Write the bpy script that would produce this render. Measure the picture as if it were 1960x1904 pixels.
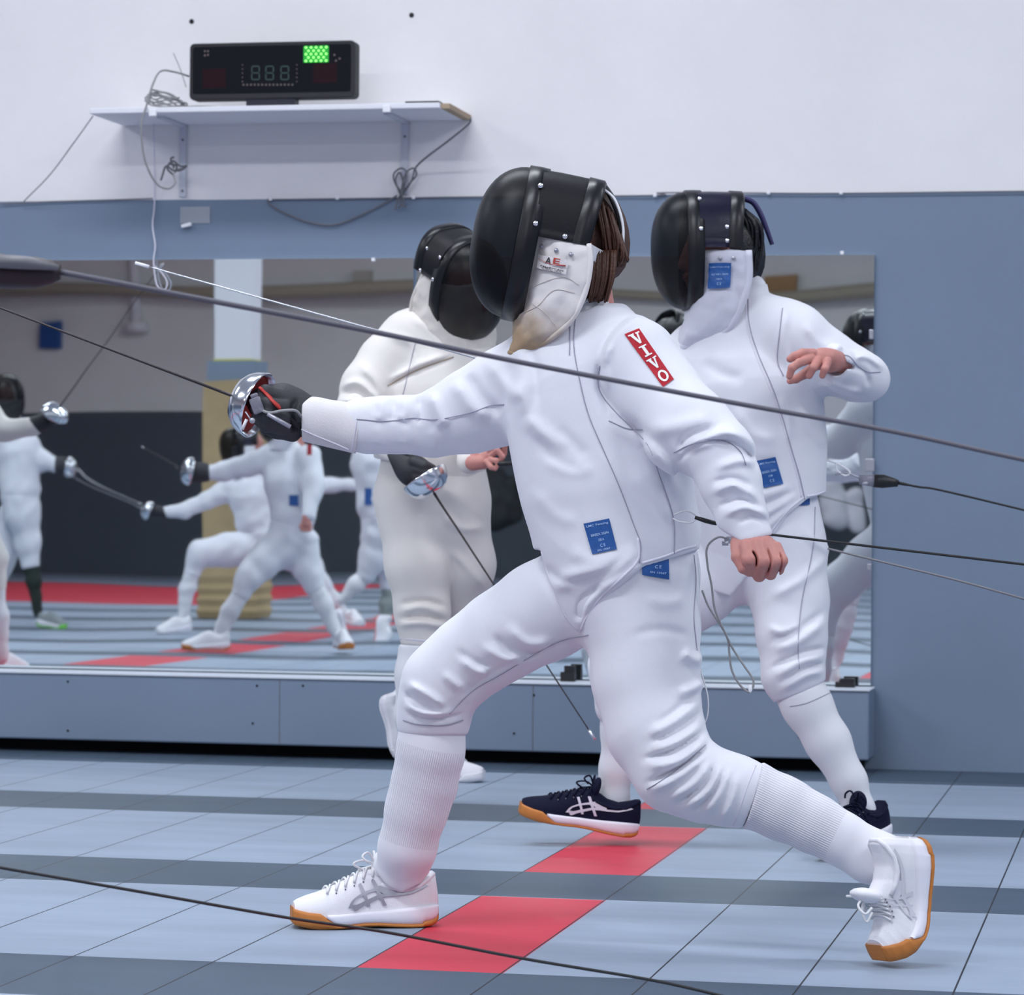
import bpy, math, random
import numpy as np
from mathutils import Vector, Matrix, noise
from mathutils.bvhtree import BVHTree
for o in list(bpy.data.objects): bpy.data.objects.remove(o)
sc = bpy.context.scene
COL = sc.collection
rnd = random.Random(7)
# ---------------------------------------------------------------- camera
FP = 6000.0; PX = 980.0; PY = 953.5; CAMH = 0.85
YAW = math.atan(1250/6000); RHO = 0.0092
Fv = np.array([-math.sin(YAW), math.cos(YAW), 0.]); _R = np.array([math.cos(YAW), math.sin(YAW), 0.]); _U = np.array([0, 0, 1.])
Rv = _R*math.cos(RHO)+_U*math.sin(RHO); Uv = -_R*math.sin(RHO)+_U*math.cos(RHO); Cv = np.array([0, 0, CAMH])
cam = bpy.data.cameras.new('camera'); camo = bpy.data.objects.new('camera', cam); COL.objects.link(camo)
m = Matrix(((Rv[0], Uv[0], -Fv[0], 0), (Rv[1], Uv[1], -Fv[1], 0), (Rv[2], Uv[2], -Fv[2], CAMH), (0, 0, 0, 1)))
camo.matrix_world = m
cam.sensor_width = 36; cam.lens = 36*FP/1960; cam.shift_y = 1.5/1960
cam.clip_start = .1; cam.clip_end = 100
cam.dof.use_dof = True; cam.dof.focus_distance = 6.05; cam.dof.aperture_fstop = 10
sc.camera = camo
# ---------------------------------------------------------------- light, exposure
sc.view_settings.view_transform = 'Standard'; sc.view_settings.look = 'None'; sc.view_settings.gamma = 1
sc.view_settings.use_curve_mapping = False
sc.view_settings.exposure = 0.31
wd = bpy.data.worlds.new('world'); sc.world = wd; wd.use_nodes = True
wd.node_tree.nodes['Background'].inputs[0].default_value = (.75, .82, 1, 1)
wd.node_tree.nodes['Background'].inputs[1].default_value = .25
LAMPS = [(-8, 7.2), (-2.5, 7.2), (3, 7.2), (-8, 3.2), (-2.5, 3.2), (3, 3.2), (-8, -2.5), (-2.5, -2.5), (3, -2.5), (-8, -8.5), (-2, -8.5)]
LAMP_W = 70.0
for i, (x, y) in enumerate(LAMPS):
    l = bpy.data.lights.new('ceiling_lamp_light', 'AREA'); l.shape = 'RECTANGLE'; l.size = 2.6; l.size_y = .5
    l.energy = LAMP_W*(1.0 if y > 5 else (1.5 if y > 0 else 1.25)); l.color = (.90, .945, 1.0)
    o = bpy.data.objects.new('ceiling_lamp_light', l); COL.objects.link(o); o.location = (x, y, 4.66)

def W(px, py, d):
    return Cv+Fv*d+Rv*((px-PX)/FP*d)-Uv*((py-PY)/FP*d)
def ray(px, py): return Fv+Rv*((px-PX)/FP)-Uv*((py-PY)/FP)
def onY(px, py, Y):
    r = ray(px, py); return Cv+r*(Y/r[1])
def onZ(px, py, Z=0.):
    r = ray(px, py); return Cv+r*((Z-CAMH)/r[2])
MIRY = 9.985
def refl(p):
    p = np.array(p, float); p[..., 1] = 2*MIRY-p[..., 1]; return p

# ---------------------------------------------------------------- materials
MATS = {}
def mat(name, col, rough=.6, metal=0., bump=0., bscale=400., spec=.5, emit=None, est=1., sheen=0., var=0., vscale=6., trans=0., coat=0.):
    if name in MATS: return MATS[name]
    mt = bpy.data.materials.new(name); mt.use_nodes = True; nt = mt.node_tree; b = nt.nodes['Principled BSDF']
    b.inputs['Base Color'].default_value = (*col, 1); b.inputs['Roughness'].default_value = rough; b.inputs['Metallic'].default_value = metal
    b.inputs['Specular IOR Level'].default_value = spec
    b.inputs['Sheen Weight'].default_value = sheen; b.inputs['Coat Weight'].default_value = coat
    tc = nt.nodes.new('ShaderNodeTexCoord')
    if var:
        n = nt.nodes.new('ShaderNodeTexNoise'); n.inputs['Scale'].default_value = vscale; n.inputs['Detail'].default_value = 5
        nt.links.new(tc.outputs['Object'], n.inputs['Vector'])
        mp = nt.nodes.new('ShaderNodeMapRange'); mp.inputs[1].default_value = .3; mp.inputs[2].default_value = .7
        mp.inputs[3].default_value = 1-var; mp.inputs[4].default_value = 1+var*.4
        nt.links.new(n.outputs['Fac'], mp.inputs[0])
        mx = nt.nodes.new('ShaderNodeVectorMath'); mx.operation = 'SCALE'; mx.inputs[0].default_value = col
        nt.links.new(mp.outputs[0], mx.inputs['Scale']); nt.links.new(mx.outputs[0], b.inputs['Base Color'])
    if bump:
        n = nt.nodes.new('ShaderNodeTexNoise'); n.inputs['Scale'].default_value = bscale; n.inputs['Detail'].default_value = 3
        nt.links.new(tc.outputs['Object'], n.inputs['Vector'])
        bp = nt.nodes.new('ShaderNodeBump'); bp.inputs['Strength'].default_value = bump; bp.inputs['Distance'].default_value = .002
        nt.links.new(n.outputs['Fac'], bp.inputs['Height']); nt.links.new(bp.outputs[0], b.inputs['Normal'])
    if emit is not None:
        b.inputs['Emission Color'].default_value = (*emit, 1); b.inputs['Emission Strength'].default_value = est
    if trans:
        tr = nt.nodes.new('ShaderNodeBsdfTransparent'); ms = nt.nodes.new('ShaderNodeMixShader'); ms.inputs[0].default_value = trans
        out = nt.nodes['Material Output']
        nt.links.new(b.outputs[0], ms.inputs[1]); nt.links.new(tr.outputs[0], ms.inputs[2]); nt.links.new(ms.outputs[0], out.inputs[0])
    MATS[name] = mt
    return mt
def s2l(r, g, b):
    f = lambda c: (c/255/12.92) if c/255 <= .04045 else ((c/255+.055)/1.055)**2.4
    return (f(r), f(g), f(b))
M_cloth = mat('white_cloth', (.78, .785, .855), .85, bump=.25, bscale=900, sheen=.2, var=.03, vscale=9)
M_cream = mat('cream_cloth', (.80, .76, .73), .85, bump=.25, bscale=900, sheen=.2, var=.06, vscale=5)
M_sock = mat('sock_knit', (.78, .78, .83), .9, bump=.3, bscale=700, sheen=.3)
M_seam = mat('seam_thread', (.36, .35, .45), .9)
M_piping = mat('edge_piping', (.74, .72, .82), .9)
M_black = mat('black_vinyl', (.005, .005, .008), .34, bump=.2, bscale=40, spec=.4)
M_panelv = mat('black_vinyl_matte', (.005, .005, .008), .5, bump=.2, bscale=200, spec=.3)
M_blackm = mat('black_matte', (.012, .012, .016), .6, bump=.3, bscale=300)
M_mesh = mat('black_wire_mesh', (.0025, .0025, .004), .34, metal=.0, bump=.15, bscale=700, trans=.18, spec=.2)
M_rivet = mat('polished_rivet', (.85, .85, .88), .15, 1)
M_steel = mat('bright_steel', (.80, .82, .86), .16, 1, bump=.3, bscale=25)
M_blade = mat('dark_blade_steel', (.05, .042, .045), .38, .7)
M_bladel = mat('pale_blade_steel', (.55, .56, .6), .3, .9)
M_glove = mat('glove_charcoal', (.028, .028, .036), .65, bump=.4, bscale=200)
M_red = mat('red_felt', (.42, .02, .015), .6)
M_patchred = mat('red_patch', (.46, .005, .02), .7)
M_white = mat('plain_white', (.88, .88, .92), .6)
M_blue = mat('blue_label', (.012, .09, .33), .5, bump=.3, bscale=300, var=.15, vscale=60)
M_bluetx = mat('pale_blue_print', (.42, .58, .85), .6)
M_skin = mat('skin', (.56, .245, .215), .5, bump=.1, bscale=200, var=.1, vscale=40, spec=.4)
M_skin.node_tree.nodes['Principled BSDF'].inputs['Subsurface Weight'].default_value = .15
M_skin.node_tree.nodes['Principled BSDF'].inputs['Subsurface Radius'].default_value = (.01, .004, .002)
M_lip = mat('lip', (.45, .14, .13), .5)
M_eye = mat('eye_dark', (.02, .015, .015), .2)
M_hairb = mat('brown_hair', (.075, .03, .018), .5, bump=1., bscale=150)
M_hairk = mat('black_hair', (.006, .006, .009), .4, bump=1., bscale=150)
M_gum = mat('gum_rubber', (.55, .19, .035), .55, bump=.2, bscale=120)
M_shoew = mat('white_shoe_mesh', (.82, .81, .86), .6, bump=.25, bscale=350)
M_mid = mat('midsole_foam', (.84, .82, .9), .45)
M_silver = mat('silver_print', (.42, .42, .48), .35, .5)
M_navy = mat('navy_shoe_mesh', (.005, .006, .025), .7, bump=.3, bscale=350, spec=.15)
M_lacew = mat('lace_white', (.78, .78, .80), .8, bump=.4, bscale=500)
M_grey = mat('grey_cord', (.30, .30, .31), .7)
M_cable = mat('cable_grey', (.16, .16, .18), .5)
M_wire = mat('black_wire', (.012, .012, .014), .45)
M_clear = mat('clear_plastic', (.30, .29, .36), .12, trans=.4, bump=.8, bscale=150)
M_bibdirt = None

# ---------------------------------------------------------------- object helpers
BASE = {}
def setp(o, label=None, cat=None, group=None, kind=None):
    if label: o['label'] = label
    if cat: o['category'] = cat
    if group: o['group'] = group
    if kind: o['kind'] = kind
    return o
def link(name, vs, fs, mats, parent=None, base=None, smooth=True, midx=None):
    """vs: world positions. ONE mesh object; top-level objects get an origin at their base"""
    vs = np.asarray(vs, float)
    if parent is not None: b = BASE[parent.name]
    elif base is not None: b = np.array(base, float)
    else: b = np.array([vs[:, 0].mean(), vs[:, 1].mean(), vs[:, 2].min()])
    me = bpy.data.meshes.new(name)
    if isinstance(fs, np.ndarray):
        n = len(fs); me.vertices.add(len(vs)); me.vertices.foreach_set('co', (vs-b).astype(np.float32).ravel())
        k = fs.shape[1]
        me.loops.add(n*k); me.loops.foreach_set('vertex_index', fs.astype(np.int32).ravel())
        me.polygons.add(n); me.polygons.foreach_set('loop_start', np.arange(0, n*k, k, dtype=np.int32))
        me.update(calc_edges=True)
    else:
        me.from_pydata([tuple(v) for v in (vs-b)], [], [tuple(f) for f in fs])
    if not isinstance(mats, (list, tuple)): mats = [mats]
    for mm in mats: me.materials.append(mm)
    if midx is not None: me.polygons.foreach_set('material_index', np.asarray(midx, np.int32))
    me.polygons.foreach_set('use_smooth', np.full(len(me.polygons), smooth))
    if not isinstance(fs, np.ndarray): me.polygons.foreach_set('use_smooth', np.array([smooth and len(f) <= 4 for f in fs]))
    me.update()
    o = bpy.data.objects.new(name, me); COL.objects.link(o)
    if parent is not None: o.parent = parent
    else: o.location = b
    BASE[o.name] = b
    return o
def thing(name, label, cat, loc, group=None):
    o = bpy.data.objects.new(name, None); COL.objects.link(o); o.location = loc; o.empty_display_size = .05
    BASE[o.name] = np.array(loc, float); return setp(o, label, cat, group)
class MB:
    """collects shapes for one mesh"""
    def __init__(s): s.v = []; s.f = []; s.m = []; s.n = 0
    def add(s, vs, fs, mi=0):
        vs = np.asarray(vs, float); s.v.append(vs); s.f += [tuple(int(i)+s.n for i in f) for f in fs]; s.m += [mi]*len(fs); s.n += len(vs); return s
    def box(s, lo, hi, mi=0, axes=None, o=None):
        P = np.array([[x, y, z] for x in (lo[0], hi[0]) for y in (lo[1], hi[1]) for z in (lo[2], hi[2])], float)
        if axes is not None: P = np.array(o)+P @ np.array(axes)
        return s.add(P, [(0, 1, 3, 2), (4, 6, 7, 5), (0, 4, 5, 1), (2, 3, 7, 6), (0, 2, 6, 4), (1, 5, 7, 3)], mi)
    def tube(s, pts, r, n=8, mi=0, flat=None, caps=True):
        pts = np.asarray(pts, float); N = len(pts); r = np.broadcast_to(np.asarray(r, float), (N,))
        T = np.gradient(pts, axis=0); T /= np.linalg.norm(T, axis=1)[:, None]+1e-12
        a = np.array([0, 0, 1.]) if abs(T[0][2]) < .9 else np.array([1., 0, 0]); nn = np.cross(T[0], a); nn /= np.linalg.norm(nn)
        V = []
        for i in range(N):
            nn = nn-T[i]*nn.dot(T[i]); nn /= np.linalg.norm(nn)+1e-12; bb = np.cross(T[i], nn)
            for k in range(n):
                t = 2*math.pi*k/n; V.append(pts[i]+r[i]*(nn*math.cos(t)+bb*math.sin(t)*(flat or 1)))
        fs = [(i*n+k, i*n+(k+1) % n, (i+1)*n+(k+1) % n, (i+1)*n+k) for i in range(N-1) for k in range(n)]
        if caps: fs += [tuple(range(n-1, -1, -1)), tuple((N-1)*n+k for k in range(n))]
        return s.add(V, fs, mi)
    def lathe(s, prof, o, ax, n=32, mi=0):
        ax = np.array(ax, float); ax /= np.linalg.norm(ax); a = np.array([0, 0, 1.]) if abs(ax[2]) < .9 else np.array([1., 0, 0])
        e1 = np.cross(ax, a); e1 /= np.linalg.norm(e1); e2 = np.cross(ax, e1); o = np.array(o, float)
        V = [o+ax*z+r*(e1*math.cos(2*math.pi*k/n)+e2*math.sin(2*math.pi*k/n)) for (r, z) in prof for k in range(n)]
        fs = [(i*n+k, i*n+(k+1) % n, (i+1)*n+(k+1) % n, (i+1)*n+k) for i in range(len(prof)-1) for k in range(n)]
        return s.add(V, fs, mi)
    def ell(s, c, axes, n=14, m_=8, mi=0):
        c = np.array(c, float); A = np.array(axes, float); V = []
        for i in range(m_+1):
            th = math.pi*i/m_
            for k in range(n):
                ph = 2*math.pi*k/n; V.append(c+A[0]*math.sin(th)*math.cos(ph)+A[1]*math.sin(th)*math.sin(ph)+A[2]*math.cos(th))
        return s.add(V, [(i*n+k, (i+1)*n+k, (i+1)*n+(k+1) % n, i*n+(k+1) % n) for i in range(m_) for k in range(n)], mi)
    def build(s, name, mats, parent=None, smooth=True, base=None):
        return link(name, np.concatenate(s.v), s.f, mats, parent, base, smooth, s.m)
def crv(pts, n=40):
    """smooth curve through control points (Catmull-Rom)"""
    p = np.asarray(pts, float); p = np.vstack([2*p[0]-p[1], p, 2*p[-1]-p[-2]]); k = len(p)-3; out = []
    for t in np.linspace(0, k-1e-6, n):
        i = int(t); u = t-i; a, b, c, d = p[i:i+4]
        out.append(.5*((2*b)+(c-a)*u+(2*a-5*b+4*c-d)*u*u+(3*b-a-3*c+d)*u**3))
    return np.array(out)
def bevel(o, w=.004, seg=2):
    md = o.modifiers.new('bevel', 'BEVEL'); md.width = w; md.segments = seg; md.limit_method = 'ANGLE'; md.angle_limit = math.radians(40); return o
def solid(o, t, off=-1):
    md = o.modifiers.new('solid', 'SOLIDIFY'); md.thickness = t; md.offset = off; return o

# ---------------------------------------------------------------- signed distance modeller (camera-aligned metric frame)
def nets(D, lo, res):
    S = D < 0; nx, ny, nz = D.shape
    c = S[:-1, :-1, :-1].astype(np.int8)
    for (a, b, d) in [(0, 0, 1), (0, 1, 0), (0, 1, 1), (1, 0, 0), (1, 0, 1), (1, 1, 0), (1, 1, 1)]:
        c = c+S[a:nx-1+a, b:ny-1+b, d:nz-1+d]
    act = (c > 0) & (c < 8); idx = np.full(act.shape, -1, np.int32); I = np.argwhere(act); idx[act] = np.arange(len(I))
    acc = np.zeros((len(I), 3)); cnt = np.zeros(len(I))
    cor = [(a, b, d) for a in (0, 1) for b in (0, 1) for d in (0, 1)]
    val = {k: D[I[:, 0]+k[0], I[:, 1]+k[1], I[:, 2]+k[2]] for k in cor}
    for k in cor:
        for ax in range(3):
            if k[ax] == 0:
                k2 = list(k); k2[ax] = 1; k2 = tuple(k2); a, b = val[k], val[k2]; mk = (a < 0) != (b < 0)
                t = np.where(mk, a/np.where(mk, a-b, 1), 0)
                p = np.array(k, float)[None].repeat(len(I), 0); p[:, ax] += t
                acc[mk] += p[mk]; cnt[mk] += 1
    V = lo+(I+acc/cnt[:, None])*res
    fs = []
    for ax in range(3):
        sl0 = [slice(None)]*3; sl1 = [slice(None)]*3; sl0[ax] = slice(0, -1); sl1[ax] = slice(1, None)
        s0, s1 = S[tuple(sl0)], S[tuple(sl1)]; E = np.argwhere(s0 != s1); o1, o2 = [(1, 2), (2, 0), (0, 1)][ax]
        ok = (E[:, o1] > 0) & (E[:, o2] > 0) & (E[:, o1] < D.shape[o1]-1) & (E[:, o2] < D.shape[o2]-1); E = E[ok]
        def g(d1, d2):
            q = E.copy(); q[:, o1] -= d1; q[:, o2] -= d2; return idx[q[:, 0], q[:, 1], q[:, 2]]
        Q = np.stack([g(1, 1), g(0, 1), g(0, 0), g(1, 0)], 1)
        fl = s0[E[:, 0], E[:, 1], E[:, 2]]; Q[~fl] = Q[~fl][:, ::-1]; fs.append(Q)
    return V, np.concatenate(fs)
class Field:
    def __init__(s, D0, res, refl_=False): s.D0 = D0; s.res = res; s.ops = []; s.cuts = []; s.rel = []; s.noise = None; s.rf = refl_; s.pts = []
    def M(s, p):
        D = s.D0+(p[2] if len(p) > 2 else 0); return np.array([(p[0]-PX)/FP*D, -(p[1]-PY)/FP*D, D])
    def r(s, r, p): return r/FP*(s.D0+p[2])
    def chain(s, pts, sz=.85, k=.02, sub=False):
        """pts (px, py, depth offset, radius px); sz = depth flattening"""
        for a, b in zip(pts[:-1], pts[1:]): s.ops.append(('c', s.M(a), s.M(b), s.r(a[3], a), s.r(b[3], b), sz, k, sub))
        if len(pts) == 1: a = pts[0]; s.ops.append(('c', s.M(a), s.M(a)+1e-5, s.r(a[3], a), s.r(a[3], a), sz, k, sub))
        return s
    def ell(s, p, rx, ry, rz, ang=0., k=.02, sub=False):
        c = s.M(p); q = (s.D0+p[2])/FP; s.ops.append(('e', c, (rx*q, ry*q, rz*q), math.radians(ang), k, sub)); return s
    def cut(s, poly, k=.004, keep=True): s.cuts.append((np.array([s.M((x, y, 0))[:2] for x, y in poly]), k, keep)); return s
    def ridge(s, path, wpx, h, n=24):
        """fold: path of px points; wpx width px; h height in m (negative = crease); tapers at ends"""
        q = s.D0/FP; P = np.array([s.M((x, y, 0))[:2] for x, y in crv(path, n)]); s.rel.append((P, wpx*q, h*2.15)); return s
    def build(s, pad=.02):
        lo = np.full(3, 1e9); hi = -lo
        for o in s.ops:
            if o[-1]: continue
            if o[0] == 'c': r = max(o[3], o[4]); L = np.minimum(o[1], o[2])-r; H = np.maximum(o[1], o[2])+r
            else: r = max(o[2]); L = o[1]-r; H = o[1]+r
            lo = np.minimum(lo, L); hi = np.maximum(hi, H)
        for (poly, k, keep) in s.cuts:
            if keep: lo[:2] = np.maximum(lo[:2], poly.min(0)); hi[:2] = np.minimum(hi[:2], poly.max(0))
        lo -= pad; hi += pad; res = s.res
        n = np.ceil((hi-lo)/res).astype(int)+1
        X = (lo[0]+np.arange(n[0])*res).astype(np.float32); Y = (lo[1]+np.arange(n[1])*res).astype(np.float32); Z = (lo[2]+np.arange(n[2])*res).astype(np.float32)
        D = np.full(tuple(n), 1.0, np.float32)
        for o in s.ops:
            k = o[-2]; sub = o[-1]
            if o[0] == 'c':
                _, a, b, ra, rb, sz, k, sub = o; r = max(ra, rb)+2.5*k+.012; L = np.minimum(a, b)-r; H = np.maximum(a, b)+r
            else: r = max(o[2])+2.5*k+.012; L = o[1]-r; H = o[1]+r
            i0 = np.clip(((L-lo)/res).astype(int), 0, n-1); i1 = np.clip(((H-lo)/res).astype(int)+2, 0, n)
            if (i1 <= i0).any(): continue
            x = X[i0[0]:i1[0], None, None]; y = Y[None, i0[1]:i1[1], None]; z = Z[None, None, i0[2]:i1[2]]
            if o[0] == 'c':
                az, bz = a[2]/sz, b[2]/sz; bax, bay, baz = b[0]-a[0], b[1]-a[1], bz-az; L2 = bax*bax+bay*bay+baz*baz
                px, py, pz = x-a[0], y-a[1], z/sz-az
                t = np.clip((px*bax+py*bay+pz*baz)/L2, 0, 1)
                d = np.sqrt((px-t*bax)**2+(py-t*bay)**2+(pz-t*baz)**2)-(ra+(rb-ra)*t)
            else:
                c = o[1]; rx, ry, rz = o[2]; ca, sa = math.cos(o[3]), math.sin(o[3])
                px, py, pz = x-c[0], y-c[1], z-c[2]; qx = ca*px+sa*py; qy = -sa*px+ca*py
                k0 = np.sqrt((qx/rx)**2+(qy/ry)**2+(pz/rz)**2); k1 = np.sqrt((qx/rx**2)**2+(qy/ry**2)**2+(pz/rz**2)**2)+1e-9
                d = k0*(k0-1)/k1
            V = D[i0[0]:i1[0], i0[1]:i1[1], i0[2]:i1[2]]
            if not sub:
                hh = np.maximum(k-np.abs(V-d), 0)/k; V[...] = np.minimum(V, d)-hh*hh*k*.25
            else:
                d = -d; hh = np.maximum(k-np.abs(V-d), 0)/k; V[...] = np.maximum(V, d)+hh*hh*k*.25
        gx, gy = np.meshgrid(X, Y, indexing='ij')
        if s.rel:
            Hm = np.zeros(gx.shape, np.float32)
            for (P, w, h) in s.rel:
                best = np.full(gx.shape, 9., np.float32); tp = np.zeros(gx.shape, np.float32); N = len(P)
                for i in range(N-1):
                    a, b = P[i], P[i+1]; ba = b-a; L2 = ba.dot(ba)+1e-12
                    t = np.clip(((gx-a[0])*ba[0]+(gy-a[1])*ba[1])/L2, 0, 1); dd = np.hypot(gx-a[0]-t*ba[0], gy-a[1]-t*ba[1])
                    mk = dd < best; best[mk] = dd[mk]; tp[mk] = ((i+t)/(N-1))[mk]
                Hm += h*np.exp(-(best/w)**2)*np.clip(np.sin(np.pi*np.clip(tp, .02, .98))*1.6, 0, 1)
            D -= Hm[:, :, None]
        if s.noise:
            amp, fr, seed = s.noise
            R_ = np.random.RandomState(seed); acc = np.zeros(gx.shape, np.float32)
            for q in range(14):
                th = R_.uniform(0, math.pi); f = fr*R_.uniform(.6, 2.2); ph = R_.uniform(0, 6.28)
                acc += np.sin((gx*math.cos(th)+gy*math.sin(th))*f+ph+1.5*np.sin((gx*math.sin(th)-gy*math.cos(th))*f*.4+ph*2))/14
            D -= (acc*amp*2)[:, :, None]
        for (poly, k, keep) in s.cuts:
            best = np.full(gx.shape, 9., np.float32); ins = np.zeros(gx.shape, bool); N = len(poly)
            for i in range(N):
                a, b = poly[i], poly[(i+1) % N]; ba = b-a; L2 = ba.dot(ba)+1e-12
                t = np.clip(((gx-a[0])*ba[0]+(gy-a[1])*ba[1])/L2, 0, 1); best = np.minimum(best, np.hypot(gx-a[0]-t*ba[0], gy-a[1]-t*ba[1]))
                cnd = (a[1] > gy) != (b[1] > gy); xx = a[0]+(gy-a[1])/(b[1]-a[1]+1e-12)*ba[0]; ins ^= cnd & (gx < xx)
            sd = np.where(ins, -best, best)
            if not keep: sd = -sd
            sd = sd[:, :, None]; hh = np.maximum(k-np.abs(D-sd), 0)/k; D = np.maximum(D, sd)+hh*hh*k*.25
        D[0] = D[-1] = 1; D[:, 0] = D[:, -1] = 1; D[:, :, 0] = D[:, :, -1] = 1
        V, Q = nets(D, lo, res)
        Wd = Cv+V[:, 2:3]*Fv+V[:, 0:1]*Rv+V[:, 1:2]*Uv
        Q = Q[:, ::-1]
        if s.rf: Wd = refl(Wd); Q = Q[:, ::-1]
        return Wd, Q
def merge(lst):
    vs = []; fs = []; n = 0
    for v, f in lst: vs.append(v); fs.append(f+n); n += len(v)
    return np.concatenate(vs), np.concatenate(fs)
def bvh(V, Q): return BVHTree.FromPolygons([tuple(v) for v in V], [tuple(int(i) for i in q) for q in Q])
def hit(B, px, py, off=.0015, fallback=None):
    r = Vector(ray(px, py)).normalized(); h = B.ray_cast(Vector(Cv), r)
    if h[0] is None: return None
    nrm = h[1]; 
    if nrm.dot(r) > 0: nrm = -nrm
    return np.array(h[0]-r*off*.6+nrm*off*.6)
def seam(B, path, parent, r=.0009, m_=None, name='seam', n=60, off=.0011, flat=None):
    P = [hit(B, x, y, off) for x, y in crv(path, n)]; P = [p for p in P if p is not None]
    if len(P) < 3: return None
    Q = [P[0]]
    for p in P[1:]:
        if np.linalg.norm(p-Q[-1]) < .06: Q.append(p)
    Q = np.array(Q); 
    for _ in range(3): Q[1:-1] = .5*Q[1:-1]+.25*(Q[:-2]+Q[2:])
    return MB().tube(Q, r, 6, flat=flat).build(name, m_ or M_seam, parent)
def text_mesh(body, size=1., bold=0.):
    cu = bpy.data.curves.new('t', 'FONT'); cu.body = body; cu.size = size; cu.offset = bold; cu.resolution_u = 3; cu.align_x = 'CENTER'; cu.align_y = 'CENTER'
    o = bpy.data.objects.new('t', cu); COL.objects.link(o); bpy.context.view_layer.update()
    me = bpy.data.meshes.new_from_object(o.evaluated_get(bpy.context.evaluated_depsgraph_get()))
    v = np.array([x.co[:2] for x in me.vertices]); f = [tuple(p.vertices) for p in me.polygons]
    bpy.data.objects.remove(o); bpy.data.curves.remove(cu); bpy.data.meshes.remove(me); return v, f
def bil(c, u, v):
    """corners: TL, TR, BR, BL ; u right, v down"""
    c = np.array(c, float); return (c[0]*(1-u)+c[1]*u)*(1-v)+(c[3]*(1-u)+c[2]*u)*v
def cloth_label(B, corners, parent, lines, mats=None, name='label', off=.0022, clip=None, shapes=None, n=10):
    """a sewn label lying on the cloth: patch with printed words raised a hair above it"""
    mats = mats or [M_blue, M_bluetx]; mb = MB(); V = []; ok = True
    for j in range(n+1):
        for i in range(n+1):
            x, y = bil(corners, i/n, j/n); p = hit(B, x, y, off); V.append(p)
    if any(p is None for p in V): return None
    mb.add(V, [(j*(n+1)+i, j*(n+1)+i+1, (j+1)*(n+1)+i+1, (j+1)*(n+1)+i) for j in range(n) for i in range(n)], 0)
    if shapes:
        for (vs, fs) in shapes:
            P = [hit(B, *bil(corners, a, b), off+.0012) for a, b in vs]
            if all(p is not None for p in P): mb.add(P, fs, 1)
    for (s_, cx, cy, h, wmax) in lines:
        v, f = text_mesh(s_, 1., .01)
        if not len(v): continue
        w = v[:, 0].max()-v[:, 0].min(); hh = max(v[:, 1].max()-v[:, 1].min(), .3)
        u = cx+(v[:, 0]-(v[:, 0].max()+v[:, 0].min())/2)/w*wmax; vv = cy-(v[:, 1]-(v[:, 1].max()+v[:, 1].min())/2)/hh*h
        P = [hit(B, *bil(corners, a, b), off+.001) for a, b in zip(u, vv)]
        if all(p is not None for p in P): mb.add(P, f, 1)
    return mb.build(name, mats, parent, smooth=False)
# ================================================================= ROOM
def nodes(name):
    mt = bpy.data.materials.new(name); mt.use_nodes = True; return mt, mt.node_tree, mt.node_tree.nodes['Principled BSDF']
def mth(nt, op, a, b=None, c=None):
    n = nt.nodes.new('ShaderNodeMath'); n.operation = op
    for i, v in enumerate((a, b, c)):
        if v is None: continue
        if isinstance(v, (int, float)): n.inputs[i].default_value = v
        else: nt.links.new(v, n.inputs[i])
    return n.outputs[0]
def mixc(nt, f, a, b):
    n = nt.nodes.new('ShaderNodeMix'); n.data_type = 'RGBA'
    for s, v in ((n.inputs[0], f), (n.inputs[6], a), (n.inputs[7], b)):
        if isinstance(v, tuple): s.default_value = (*v, 1)
        elif isinstance(v, (int, float)): s.default_value = v
        else: nt.links.new(v, s)
    return n.outputs[2]
GREYTOP = 1.834
C_UP = (.86, .84, .86); C_GR = (.187, .247, .345)
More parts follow.
